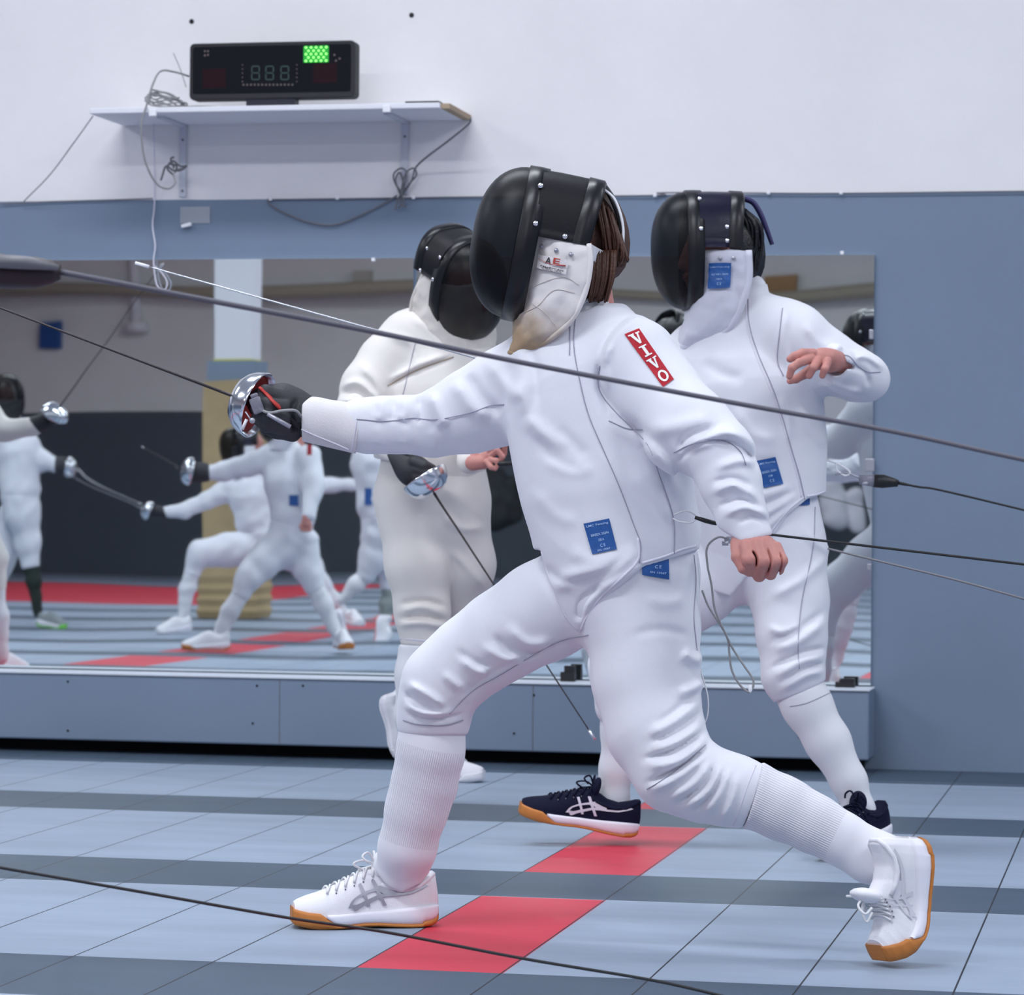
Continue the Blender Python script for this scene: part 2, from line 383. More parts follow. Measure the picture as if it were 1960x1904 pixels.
def wall_mat(C_UP=C_UP, C_GR=C_GR, nm='painted_wall'):
    mt, nt, b = nodes(nm); tc = nt.nodes.new('ShaderNodeNewGeometry'); sp = nt.nodes.new('ShaderNodeSeparateXYZ')
    nt.links.new(tc.outputs['Position'], sp.inputs[0])
    n = nt.nodes.new('ShaderNodeTexNoise'); n.inputs['Scale'].default_value = 3; n.inputs['Detail'].default_value = 6; nt.links.new(tc.outputs['Position'], n.inputs['Vector'])
    nz = mth(nt, 'MULTIPLY', mth(nt, 'SUBTRACT', n.outputs['Fac'], .5), .006)
    f = mth(nt, 'LESS_THAN', mth(nt, 'ADD', sp.outputs[2], nz), GREYTOP)
    c = mixc(nt, f, C_UP, C_GR)
    n2 = nt.nodes.new('ShaderNodeTexNoise'); n2.inputs['Scale'].default_value = 1.6; n2.inputs['Detail'].default_value = 8; n2.inputs['Roughness'].default_value = .65; nt.links.new(tc.outputs['Position'], n2.inputs['Vector'])
    mr = nt.nodes.new('ShaderNodeMapRange'); mr.inputs[1].default_value = .35; mr.inputs[2].default_value = .7; mr.inputs[3].default_value = .955; mr.inputs[4].default_value = 1.03; nt.links.new(n2.outputs['Fac'], mr.inputs[0])
    sc_ = nt.nodes.new('ShaderNodeVectorMath'); sc_.operation = 'SCALE'; nt.links.new(c, sc_.inputs[0]); nt.links.new(mr.outputs[0], sc_.inputs['Scale'])
    nt.links.new(sc_.outputs[0], b.inputs['Base Color']); b.inputs['Roughness'].default_value = .7
    n3 = nt.nodes.new('ShaderNodeTexNoise'); n3.inputs['Scale'].default_value = 120; nt.links.new(tc.outputs['Position'], n3.inputs['Vector'])
    bp = nt.nodes.new('ShaderNodeBump'); bp.inputs['Strength'].default_value = .12; bp.inputs['Distance'].default_value = .003; nt.links.new(n3.outputs['Fac'], bp.inputs['Height']); nt.links.new(bp.outputs[0], b.inputs['Normal'])
    return mt
M_wall = wall_mat(); M_wallf = wall_mat((.84, .84, .82), (.08, .10, .125), 'painted_far_wall')
def floor_mat():
    mt, nt, b = nodes('piste_floor'); tc = nt.nodes.new('ShaderNodeNewGeometry'); sp = nt.nodes.new('ShaderNodeSeparateXYZ'); nt.links.new(tc.outputs['Position'], sp.inputs[0])
    X, Y = sp.outputs[0], sp.outputs[1]
    PER = 1.507
    # stripes across the hall: light 5.49-6.62 | dark 6.62-7.12 and so on
    ph = mth(nt, 'FLOORED_MODULO', mth(nt, 'SUBTRACT', Y, 5.49), PER)
    light = mth(nt, 'LESS_THAN', ph, 1.06)
    far = mth(nt, 'MULTIPLY', mth(nt, 'GREATER_THAN', Y, 9.5), 1.)
    light = mth(nt, 'MULTIPLY', light, mth(nt, 'SUBTRACT', 1., far))
    def band(v, a, c): return mth(nt, 'MULTIPLY', mth(nt, 'GREATER_THAN', v, a), mth(nt, 'LESS_THAN', v, c))
    redx = mth(nt, 'MAXIMUM', band(X, -1.422, -1.152), band(X, -5.40, -4.97))
    redx = mth(nt, 'MAXIMUM', redx, band(X, 2.0, 2.3))
    red = mth(nt, 'MULTIPLY', redx, light)
    red = mth(nt, 'MAXIMUM', red, mth(nt, 'MULTIPLY', band(X, -14, -7.2), band(Y, -9.5, -3.6)))
    n = nt.nodes.new('ShaderNodeTexNoise'); n.inputs['Scale'].default_value = 1.; n.inputs['Detail'].default_value = 7; n.inputs['Roughness'].default_value = .6
    mpg = nt.nodes.new('ShaderNodeMapping'); mpg.inputs['Scale'].default_value = (1.6, 7, 1); nt.links.new(tc.outputs['Position'], mpg.inputs[0]); nt.links.new(mpg.outputs[0], n.inputs['Vector'])
    mr = nt.nodes.new('ShaderNodeMapRange'); mr.inputs[1].default_value = .3; mr.inputs[2].default_value = .7; mr.inputs[3].default_value = .9; mr.inputs[4].default_value = 1.08; nt.links.new(n.outputs['Fac'], mr.inputs[0])
    c = mixc(nt, light, (.068, .098, .142), (.295, .36, .46)); c = mixc(nt, red, c, (.60, .045, .075))
    # seams every 0.265 m along x, and at stripe borders
    sm = mth(nt, 'FLOORED_MODULO', mth(nt, 'SUBTRACT', X, -1.4235), .268)
    sx = mth(nt, 'LESS_THAN', mth(nt, 'ABSOLUTE', mth(nt, 'SUBTRACT', sm, .134)), 0.0)
    sx = mth(nt, 'GREATER_THAN', mth(nt, 'ABSOLUTE', mth(nt, 'SUBTRACT', sm, .134)), .1322)
    c = mixc(nt, sx, c, (.02, .022, .03))
    def edge(v, w): return mth(nt, 'LESS_THAN', mth(nt, 'ABSOLUTE', mth(nt, 'SUBTRACT', ph, v)), w)
    c = mixc(nt, mth(nt, 'MULTIPLY', edge(1.058, .003), .5), c, (.55, .6, .7))
    sc_ = nt.nodes.new('ShaderNodeVectorMath'); sc_.operation = 'SCALE'; nt.links.new(c, sc_.inputs[0]); nt.links.new(mr.outputs[0], sc_.inputs['Scale'])
    nt.links.new(sc_.outputs[0], b.inputs['Base Color'])
    b.inputs['Roughness'].default_value = .5; b.inputs['Specular IOR Level'].default_value = .22
    n3 = nt.nodes.new('ShaderNodeTexNoise'); n3.inputs['Scale'].default_value = 160; n3.inputs['Detail'].default_value = 3; nt.links.new(tc.outputs['Position'], n3.inputs['Vector'])
    h = mth(nt, 'SUBTRACT', mth(nt, 'MULTIPLY', n3.outputs['Fac'], .35), sx)
    bp = nt.nodes.new('ShaderNodeBump'); bp.inputs['Strength'].default_value = .35; bp.inputs['Distance'].default_value = .0015; nt.links.new(h, bp.inputs['Height']); nt.links.new(bp.outputs[0], b.inputs['Normal'])
    return mt
M_floor = floor_mat()
X0, X1, Y0, Y1, ZC = -16., 7., -14.2, 10., 4.75
def slab(name, lo, hi, m_, kind='structure'):
    o = MB().box(lo, hi).build(name, m_, smooth=False); setp(o, kind=kind); return o
slab('floor', (X0-.2, Y0-.2, -.1), (X1+.2, Y1+.2, 0), M_floor)
slab('wall_back', (X0, Y1, 0), (X1, Y1+.2, ZC), M_wall)
slab('wall_front', (X0, Y0-.2, 0), (X1, Y0, ZC), M_wallf)
slab('wall_left', (X0-.2, Y0-.2, 0), (X0, Y1+.2, ZC), M_wall)
slab('wall_right', (X1, Y0-.2, 0), (X1+.2, Y1+.2, ZC), M_wall)
M_ceil = mat('ceiling_white', (.8, .8, .8), .9)
slab('ceiling', (X0-.2, Y0-.2, ZC), (X1+.2, Y1+.2, ZC+.1), M_ceil)
M_lamph = mat('lamp_housing', (.7, .7, .7), .5)
M_lampd = mat('lamp_tube_glow', (.9, .9, .9), .5, emit=(.88, .94, 1.), est=3.)
for i, (x, y) in enumerate(LAMPS):
    rowname = ['nearest the mirror wall', 'in the second row from the mirror wall', 'in the third row from the mirror wall', 'in the far row']
    ri = {7.2: 0, 3.2: 1, -2.5: 2, -8.5: 3}[y]; cx = 'left' if x < -5 else ('middle' if x < 0 else 'right')
    t = thing('ceiling_lamp', 'long white ceiling lamp at the %s %s' % (cx, rowname[ri]), 'lamp', (x, y, 4.68), 'ceiling lamps in rows')
    MB().box((x-1.35, y-.28, 4.70), (x+1.35, y+.28, 4.75)).build('housing', M_lamph, t, False)
    MB().box((x-1.3, y-.25, 4.685), (x+1.3, y+.25, 4.70)).build('diffuser', M_lampd, t, False)

# boxed ledge under the mirrors (raised off the floor)
M_ledge = mat('ledge_grey', (.20, .26, .36), .6, var=.05, vscale=3, bump=.15, bscale=60)
LX1 = -.898
led = MB().box((-7.5, 9.8, .042), (LX1, 9.9995, .258)).build('trim_1', M_ledge, smooth=False); setp(led, kind='structure'); bevel(led, .006)
M_dark = mat('painted_shadow_and_screws', (.01, .01, .012), .9)
o = MB().box((-7.5, 9.93, 0), (LX1-.03, 9.999, .042)).build('trim_2', M_dark, smooth=False); setp(o, kind='structure')  # near-black strip painted in as the shadow below the raised ledge
M_white2 = mat('ledge_white_strip', (.62, .66, .75), .5)
o = MB().box((-7.5, 9.795, .2585), (LX1+.002, 9.984, .262)).build('trim_3', M_white2, smooth=False); setp(o, kind='structure')
o = MB()
for px in (535, 1020): 
    p = onY(px, 1350, 9.799); o.box((p[0]-.001, 9.7985, .045), (p[0]+.001, 9.80, .255))
o = o.build('trim_4', M_cable, smooth=False); setp(o, kind='structure')

# mirrors : real reflecting glass, slightly uneven like the one in the hall
def mirror_mat():
    mt, nt, b = nodes('mirror_glass'); b.inputs['Base Color'].default_value = (.78, .835, .845, 1); b.inputs['Metallic'].default_value = 1; b.inputs['Roughness'].default_value = .012
    tc = nt.nodes.new('ShaderNodeNewGeometry'); sp = nt.nodes.new('ShaderNodeSeparateXYZ'); nt.links.new(tc.outputs['Position'], sp.inputs[0])
    mpg = nt.nodes.new('ShaderNodeMapping'); mpg.inputs['Scale'].default_value = (.45, 0, 1.5); nt.links.new(tc.outputs['Position'], mpg.inputs[0])
    n = nt.nodes.new('ShaderNodeTexNoise'); n.inputs['Scale'].default_value = 1.5; n.inputs['Detail'].default_value = 1; nt.links.new(mpg.outputs[0], n.inputs['Vector'])
    bp = nt.nodes.new('ShaderNodeBump'); bp.inputs['Strength'].default_value = 1; bp.inputs['Distance'].default_value = .0013; nt.links.new(n.outputs['Fac'], bp.inputs['Height']); nt.links.new(bp.outputs[0], b.inputs['Normal'])
    return mt
M_mirror = mirror_mat(); M_medge = mat('mirror_edge', (.25, .3, .33), .3)
for (xa, xb, lab) in ((-6.9, -2.417, 'large frameless wall mirror on the left, reflecting the tan padded pillar'), (-2.405, -.911, 'frameless wall mirror on the right, its bare right edge against grey wall')):
    mb = MB().box((xa, MIRY, .266), (xb, 9.9995, 1.634)).build('wall_mirror', [M_mirror], smooth=False); setp(mb, lab, 'mirror', 'wall mirrors above the grey ledge')
# small metal mirror clips
def clipat(px, py, name, lab, w=.012, h=.012, Y=9.985, m_=None, grp=None):
    p = onY(px, py, Y); o = MB().box((p[0]-w/2, Y-.008, p[2]-h/2), (p[0]+w/2, Y, p[2]+h/2)).build(name, m_ or M_rivet, smooth=False); bevel(o, .002); setp(o, lab, name.replace('_', ' ').split()[-1], grp); return o
clipat(715, 497, 'mirror_clip', 'small bright clip on the top edge of the left mirror', m_=M_white)
clipat(1612, 484, 'mirror_clip', 'small bright clip on the top edge near the right mirror corner', m_=M_white)
clipat(1668, 640, 'mirror_clip', 'round clip on the right edge of the right mirror, upper one', .014, .03, m_=M_silver)
clipat(1665, 890, 'mirror_clip', 'grey clip on the right edge of the right mirror, middle one', .03, .04, m_=M_silver)
clipat(1664, 1085, 'mirror_clip', 'grey clip on the right edge of the right mirror, lowest one', .014, .02, m_=M_silver)

# screw heads and holes
def dot(px, py, Y, r, lab, name='nail_hole', m_=None, grp=None):
    p = onY(px, py, Y); o = MB().lathe([(0, 0), (r, 0), (r, .003), (0, .0035)], p, (0, -1, 0), 12).build(name, m_ or M_blackm); setp(o, lab, name.replace('_', ' '), grp)
dot(367, 41, 10., .008, 'dark plug hole in the white wall above left end of scoreboard', 'wall_plug')
dot(788, 29, 10., .008, 'dark plug hole high in the white wall right of the scoreboard', 'wall_plug')
for (x, y, l) in ((130, 1304, 'first small dark screw from left near the ledge top'), (130, 1398, 'first small dark screw from left low on the ledge'), (492, 1312, 'small dark screw on the ledge top just left of the panel joint'), (484, 1384, 'small dark screw low on the ledge left of the panel joint'), (580, 1312, 'small dark screw on the ledge right of the panel joint'), (984, 1403, 'small dark screw low on the ledge between the two fencers legs'), (1530, 1410, 'small dark screw on the ledge near its right end'), (1022, 1330, 'small dark screw on the ledge below the front knee of the lunging fencer')):
    dot(x, y, 9.8, .0035, l, 'screw_head', M_dark, 'screws in the grey ledge')

# ---------------------------------------------------------------- shelf, scoreboard and cables
M_shelf = mat('white_shelf_board', (.80, .80, .86), .5); M_brk = mat('bracket_white', (.58, .60, .68), .5); M_chip = mat('bare_chipboard', (.45, .34, .24), .9, bump=.5, bscale=200)
SY = 9.665; ZS = 2.083
xa, xb = -3.425, -2.229
sh = thing('wall_shelf', 'white wall shelf on two brackets carrying the scoreboard', 'shelf', ((xa+xb)/2, 9.84, ZS))
bevel(MB().box((xa, SY, ZS), (xb-.03, 9.9985, ZS+.018)).build('board', M_shelf, sh, False), .003)
MB().box((xb-.03, SY+.02, ZS+.001), (xb-.002, 9.9985, ZS+.017)).build('broken_end', M_chip, sh, False)['label'] = 'bare chipboard end'
for px in (350, 775):
    p = onY(px, 250, 9.99); x = p[0]; b = MB()
    b.box((x-.012, 9.9905, ZS-.24), (x+.012, 9.9985, ZS-.001)); b.box((x-.012, 9.75, ZS-.007), (x+.012, 9.99, ZS-.0005))
    b.box((x-.0015, -.0015, 0), (x+.0015, .0015, .001))if 0 else None
    q = b.build('bracket', M_brk, sh, False)
    for z in (ZS-.05, ZS-.22): MB().lathe([(0, 0), (.004, 0), (.004, .002), (0, .003)], (x, 9.9905, z), (0, -1, 0), 10).build('screw', M_cable, q)
for px, n_ in ((292, 'left'), (740, 'right')):
    p = onY(px, 231, SY-.004); o = MB().box((p[0]-.013, SY-.008, ZS-.012), (p[0]+.013, SY-.0005, ZS+.012)).build('shelf_clip', M_white, smooth=False); bevel(o, .003); setp(o, 'small square white clip under the %s part of the shelf edge' % n_, 'clip', 'white clips on the shelf edge')
# scoreboard
bx0 = onY(362, 190, 9.74)[0]; bx1 = onY(679, 186, 9.74)[0]; bz0 = onY(520, 189, 9.74)[2]; bz1 = onY(520, 80, 9.74)[2]
sb = thing('scoreboard', 'black electronic fencing scoreboard with a lit green lamp', 'scoreboard', ((bx0+bx1)/2, 9.77, ZS+.018))
def rrect(x0, x1, z0, z1, r, n=6):
    P = []
    for cx, cz, a in ((x1-r, z1-r, 0), (x0+r, z1-r, 90), (x0+r, z0+r, 180), (x1-r, z0+r, 270)):
        for k in range(n+1): t = math.radians(a+90*k/n); P.append((cx+r*math.cos(t), cz+r*math.sin(t)))
    return P
def plate(mb, P, ya, yb, mi=0):
    n = len(P); mb.add([(x, ya, z) for x, z in P]+[(x, yb, z) for x, z in P], [tuple(range(n)), tuple(range(2*n-1, n-1, -1))]+[(i, i+n, (i+1) % n+n, (i+1) % n) for i in range(n)], mi)
mb = MB(); plate(mb, rrect(bx0, bx1, bz0, bz1, .016), 9.74, 9.80); bevel(mb.build('case', M_blackm, sb, False), .004)
M_panel = mat('smoked_front_panel', (.006, .007, .011), .3, spec=.12)
mb = MB(); plate(mb, rrect(bx0+.012, bx1-.014, bz0+.02, bz1-.012, .008), 9.738, 9.7405); mb.build('front_panel', M_panel, sb, False)
sx0 = onY(472, 200, 9.75)[0]; sx1 = onY(565, 200, 9.75)[0]
MB().box((sx0, 9.745, ZS+.0185), (sx1, 9.795, bz0+.001)).build('foot', mat('foot_dark', (.012, .013, .03), .4), sb, False)
def sbp(px, py): p = onY(px, py, 9.737); return p[0], p[2]
# green lamp field
g0 = sbp(581, 88); g1 = sbp(629, 119)
mb = MB(); plate(mb, rrect(g0[0], g1[0], g1[1], g0[1], .003), 9.7365, 9.738)
mb.build('lamp_field', mat('green_backing', (.0, .12, .01), .5, emit=(.02, .5, .05), est=.5), sb, False)
mb = MB()
for r_ in range(5):
    k = 5 if r_ % 2 == 0 else 4
    for c_ in range(k):
        x = g0[0]+(g1[0]-g0[0])*((c_+.5+(0 if k == 5 else .5))/5); z = g0[1]+(g1[1]-g0[1])*((r_+.5)/5)
        mb.lathe([(0, .002), (.0033, .0015), (.0037, 0)], (x, 9.7365, z), (0, -1, 0), 10)
mb.build('green_led', mat('green_led_glow', (.2, 1, .2), .4, emit=(.28, 1.0, .16), est=1.6), sb)
# unlit digits 888 with the colon dots, printed rows
M_dig = mat('unlit_digit', (.035, .075, .07), .4); M_dim = mat('unlit_red_lamp', (.02, .006, .009), .5, spec=.1); M_print = mat('panel_print', (.13, .10, .10), .5)
for i, cx in enumerate((489, 516, 545)):
    mb = MB()
    x0, z1 = sbp(cx-8, 126); x1, z0 = sbp(cx+8, 153); zm = (z0+z1)/2; t = .0032
    for (a, b_, c_, d_) in ((x0+t, z1-t, x1-t, z1), (x0+t, zm-t/2, x1-t, zm+t/2), (x0+t, z0, x1-t, z0+t), (x0, zm+t, x0+t, z1-t), (x1-t, zm+t, x1, z1-t), (x0, z0+t, x0+t, zm-t), (x1-t, z0+t, x1, zm-t)):
        mb.box((min(a, c_), 9.7368, min(b_, d_)), (max(a, c_), 9.738, max(b_, d_)))
    mb.build('clock_digit', M_dig, sb, False)
for (cx, cy) in ((410, 150), (622, 140)):
    x0, z1 = sbp(cx-22, cy-18); x1, z0 = sbp(cx+22, cy+18); MB().box((x0, 9.7372, z0), (x1, 9.738, z1)).build('score_window', M_dim, sb, False)
mb = MB()
for k in range(14):
    x, z = sbp(466+k*7.2, 162); mb.box((x-.003, 9.7368, z-.003), (x+.0025, 9.738, z+.003))
mb.build('panel_print', M_print, sb, False); mb = MB()
for px in (464, 568):
    mb = MB()
    for k in range(5): x, z = sbp(px, 124+k*8); mb.box((x-.0018, 9.7368, z-.0018), (x+.0018, 9.738, z+.0018))
    mb.build('timer_print', M_print, sb, False)
mb = MB()
for (px, py) in ((392, 98), (398, 105), (392, 106), (398, 98), (0, 0), (640, 105), (650, 112), (643, 116)):
    if px == 0: mb.build('symbol_print', M_print, sb, False); mb = MB(); continue
    x, z = sbp(px, py); mb.box((x-.003, 9.7368, z-.003), (x+.003, 9.738, z+.003))
mb.build('symbol_print', M_print, sb, False)
# things on the shelf
p = onY(812, 198, 9.72); o = MB().box((p[0]-.055, 9.69, ZS+.0183), (p[0]+.055, 9.75, ZS+.026)).build('black_notepad', M_blackm, smooth=False); setp(o, 'flat black pad lying on the right end of the shelf', 'pad')
def wirethru(pts, r, name, lab, cat, m_, n=50, nseg=8):
    o = MB().tube(crv([onY(x, y, Y) for x, y, Y in pts], n), r, nseg).build(name, m_); setp(o, lab, cat); return o
# coil of cable beside the scoreboard
mb = MB(); 
for k in range(7):
    a = rnd.uniform(-.01, .01); c0 = onY(345, 196, 9.74); P = []
    for t in np.linspace(0, 2*math.pi, 26): P.append((c0[0]-.05+.07*math.cos(t)*(1-.06*k)+a, 9.76+.06*math.sin(t), ZS+.024+.006*k+.006*math.sin(2*t+k)+.034*max(0, math.cos(t-2.6))))
    mb.tube(P, .0026, 6)
mb.tube(crv([onY(x, y, 9.72) for x, y in ((395, 207), (430, 205), (462, 208))], 12), .0026, 6)
mb.tube(crv([onY(x, y, 9.72) for x, y in ((318, 207), (380, 203), (450, 207))], 12), .0026, 6)
o = mb.build('cable_coil', M_grey); setp(o, 'coil of grey cable lying on the shelf left of the scoreboard', 'cable')
wirethru([(362, 146, 9.78), (335, 138, 9.75), (308, 136, 9.70), (293, 160, 9.67), (281, 200, 9.655), (271, 235, 9.65), (272, 275, 9.66), (280, 315, 9.68), (300, 352, 9.72), (322, 361, 9.75), (335, 350, 9.8), (331, 332, 9.85)], .0032, 'hanging_cable', 'grey cable looping from the scoreboard down below the shelf left end', 'cable', M_grey)
wirethru([(356, 166, 9.80), (345, 132, 9.86), (332, 102, 9.9)], .0016, 'cable_end', 'stiff thin grey wire end sticking up left of the scoreboard', 'cable', M_grey, 12)
mb = MB()
for P in ([(331, 334), (320, 322), (330, 308), (345, 318), (357, 318), (345, 326), (331, 326)], [(331, 326), (318, 318), (312, 332), (308, 345)], [(333, 322), (327, 305), (333, 300)], [(335, 330), (338, 318), (326, 314)], [(335, 326), (352, 322), (356, 316)]):
    mb.tube(crv([onY(x, y, 9.9+.01*math.sin(i)) for i, (x, y) in enumerate(P)], 24), .0035, 7)
o = mb.build('cable_knot', M_cable); setp(o, 'knotted dark grey cable bundle hanging by the left bracket', 'cable')
wirethru([(901, 226, 9.70), (896, 238, 9.72), (860, 268, 9.8), (815, 302, 9.9), (795, 322, 9.95), (788, 345, 9.96), (772, 372, 9.97)], .0032, 'hanging_cable', 'grey cable slanting from the shelf right end to the hanging loops', 'cable', M_cable)
mb = MB()
for P in ([(772, 372), (756, 350), (754, 332), (768, 322), (778, 330), (775, 352), (768, 375)], [(768, 375), (785, 350), (797, 335), (792, 322), (778, 330), (770, 355), (766, 378)], [(766, 372), (760, 388), (757, 402)], [(766, 374), (768, 390), (778, 396)], [(768, 374), (773, 385), (763, 398)], [(765, 370), (757, 345), (765, 330), (772, 350), (768, 372)]):
    mb.tube(crv([onY(x, y, 9.965+.008*math.sin(i)) for i, (x, y) in enumerate(P)], 24), .003, 7)
o = mb.build('cable_knot', M_cable); setp(o, 'grey cable tied in loops hanging by the right bracket', 'cable')
wirethru([(760, 374, 9.985), (725, 395, 9.99), (690, 412, 9.99), (640, 430, 9.99), (590, 425, 9.99), (545, 408, 9.99), (515, 390, 9.99), (513, 380, 9.99)], .0028, 'sagging_cable', 'thin dark cable sagging across the top of the grey wall paint', 'cable', M_cable)
wirethru([(178, 222, 9.68), (140, 275, 9.8), (95, 335, 9.9), (45, 386, 9.98)], .0018, 'thin_cord', 'thin grey cord running from the shelf left corner down to the wall', 'cord', M_cable)
wirethru([(294, 232, 9.95), (296, 380, 9.99), (292, 430, 9.985), (297, 470, 9.975), (294, 500, 9.97), (300, 545, 9.965), (314, 556, 9.965), (320, 540, 9.965), (308, 520, 9.965), (296, 510, 9.965)], .0026, 'pale_cord', 'pale flat cord hanging from the shelf onto the left mirror', 'cord', M_piping)
wirethru([(0, 390, 9.99), (90, 386, 9.992), (200, 383, 9.992), (292, 380, 9.99)], .0022, 'wall_cable', 'thin grey cable along the paint line at the far left', 'cable', M_cable)
wirethru([(513, 382, 9.99), (700, 380, 9.992), (900, 377, 9.992), (1250, 374, 9.99), (1262, 369, 9.99), (1400, 369, 9.99), (1600, 370, 9.99), (1960, 366, 9.99), (2400, 362, 9.99), (3000, 355, 9.99)], .0022, 'wall_cable', 'thin dark cable clipped along the paint line to the right', 'cable', M_cable, 80)
for (x, y, l) in ((518, 381, 'cable clip below the middle of the shelf'), (646, 379, 'cable clip below the shelf, middle of the three there'), (792, 378, 'cable clip by the right bracket loops'), (1254, 374, 'cable clip just left of the second fencer mask'), (1471, 369, 'cable clip right of the second fencer mask'), (1610, 369, 'rightmost cable clip on the paint line')):
    clipat(x, y, 'cable_clip', 'tiny white '+l, .011, .011, 9.99, M_white, 'white cable clips on the paint line')
p0, p1 = onY(345, 396, 9.999), onY(402, 427, 9.999)
o = MB().box((p0[0], 9.9975, p1[2]), (p1[0], 9.9995, p0[2])).build('wall_patch', mat('pale_filler', (.36, .39, .45), .7), smooth=False); setp(o, 'pale grey rectangular patch on the grey wall paint under the shelf', 'patch')
c = onY(357, 431, 9.985); o = MB().box((-.018, -.006, -.006), (.018, .006, .006), 0, [(.97, 0, .22), (0, 1, 0), (-.22, 0, .97)], c).build('cord_plug', M_white, smooth=False); bevel(o, .003); setp(o, 'small white plug stuck to the wall under the pale patch', 'plug')

# ---------------------------------------------------------------- what stands behind the camera (seen in the mirrors)
def vW(px, py, d): return refl(W(px, py, d))
# padded pillar
base = vW(448, 1185, 21.9); bx, by = base[0], base[1]
pl = thing('pillar', 'square white pillar with a tan padded wrap round its lower part', 'pillar', (bx, by, 0))
s_ = .13; M_pad = mat('tan_padding', (.50, .37, .20), .8, var=.15, vscale=3, bump=.6, bscale=6)
MB().box((bx-s_, by-s_, 0), (bx+s_, by+s_, ZC)).build('column', M_white, pl, False)
ring = lambda z, e: [(bx+e*sx, by+e*sy, z) for sx, sy in ((-1, -1), (1, -1), (1, 1), (-1, 1))]
mb = MB(); zs = [0.002, .05, .09, .14, .18, .23, .27, .32, .40, .9, 1.5, 1.66]; es = [.2, .215, .2, .215, .2, .214, .2, .21, .19, .185, .185, .185]
V = []
for z, e in zip(zs, es): V += ring(z, e)
mb.add(V, [(i*4+k, i*4+(k+1) % 4, (i+1)*4+(k+1) % 4, (i+1)*4+k) for i in range(len(zs)-1) for k in range(4)]+[(3, 2, 1, 0), tuple((len(zs)-1)*4+k for k in range(4))])
mb.build('padding', M_pad, pl, False)
MB().box((bx-.17, by-.17, 1.66), (bx+.17, by+.17, 1.80)).build('collar', mat('blue_grey_collar', (.22, .28, .36), .6), pl, False)
MB().box((bx-.135, by-.135, 1.80), (bx+.135, by+.135, 1.815)).build('tape_band', mat('yellow_tape', (.65, .62, .1), .6), pl, False)
# pipe along the opposite wall, drain pipe and boxes
M_pipe = mat('old_pipe', (.42, .38, .29), .7)
MB().tube([(-15.8, Y0+.26, 3.12), (-10, Y0+.26, 3.10), (-5, Y0+.26, 3.12), (2, Y0+.26, 3.2), (6.8, Y0+.26, 3.25)], .07, 12).build('heating_pipe', M_pipe); setp(bpy.data.objects['heating_pipe'], 'old beige heating pipe running along the wall opposite the mirrors', 'pipe')
def farbox(px, py, d, w, h, t, name, lab, cat, m_):
    c = vW(px, py, d); y = Y0+.001; o = MB().box((c[0]-w/2, y, c[2]-h/2), (c[0]+w/2, y+t, c[2]+h/2)).build(name, m_, smooth=False); bevel(o, .01); setp(o, lab, cat)
M_beige = mat('beige_metal', (.5, .48, .42), .6); M_wood = mat('wooden_panel', (.42, .24, .10), .6)
c = vW(195, 560, 34.6); MB().tube([(c[0], Y0+.07, 3.7), (c[0], Y0+.07, 2.75)], .06, 10).box((c[0]-.13, Y0+.02, 2.72), (c[0]+.13, Y0+.14, 2.8)).build('downpipe', M_white); setp(bpy.data.objects['downpipe'], 'short white vertical pipe with a beige foot on the opposite wall', 'pipe')
farbox(1502, 537, 34.6, .35, .2, .12, 'junction_box', 'brown wooden box mounted on the pipe of the opposite wall', 'box', M_wood)
farbox(668, 540, 34.6, .2, .25, .15, 'pipe_bracket', 'beige bracket holding the pipe on the opposite wall', 'bracket', M_beige)
farbox(15, 625, 34.6, .25, .3, .1, 'blue_box', 'small blue box hung on the opposite wall at far left', 'box', M_blue)
farbox(1620, 800, 34.6, 1.0, .5, .04, 'white_board', 'white panel on the opposite wall at the right of the reflection', 'board', M_white)
# ================================================================= BUILDERS
def nrm(v): v = np.array(v, float); return v/np.linalg.norm(v)
def camdir(x, y, z): return Rv*x+Uv*y-Fv*z     # x right, y up, z TOWARDS the camera
def xf(v, rf):                                   # mirror a direction for the people whose place is found through the mirror
    v = np.array(v, float)
    if rf: v = v*np.array([1, -1, 1.])
    return v
def grid_faces(nr, nc, wrap=False):
    return [(i*nc+k, i*nc+(k+1) % nc, (i+1)*nc+(k+1) % nc, (i+1)*nc+k) for i in range(nr-1) for k in range(nc if wrap else nc-1)]
def tone_mat(name, c1, c2, axis, lo, hi):
    """cloth soiled towards one edge: world-space direction axis, from lo to hi"""
    mt, nt, b = nodes(name); g = nt.nodes.new('ShaderNodeNewGeometry'); d = nt.nodes.new('ShaderNodeVectorMath'); d.operation = 'DOT_PRODUCT'; nt.links.new(g.outputs['Position'], d.inputs[0]); d.inputs[1].default_value = tuple(axis)
    n = nt.nodes.new('ShaderNodeTexNoise'); n.inputs['Scale'].default_value = 18; n.inputs['Detail'].default_value = 5; nt.links.new(g.outputs['Position'], n.inputs['Vector'])
    v = mth(nt, 'ADD', d.outputs['Value'], mth(nt, 'MULTIPLY', mth(nt, 'SUBTRACT', n.outputs['Fac'], .5), .09))
    mr = nt.nodes.new('ShaderNodeMapRange'); mr.interpolation_type = 'SMOOTHSTEP'; mr.inputs[1].default_value = lo; mr.inputs[2].default_value = hi; nt.links.new(v, mr.inputs[0])
    nt.links.new(mixc(nt, mr.outputs[0], c1, c2), b.inputs['Base Color']); b.inputs['Roughness'].default_value = .85
    return mt
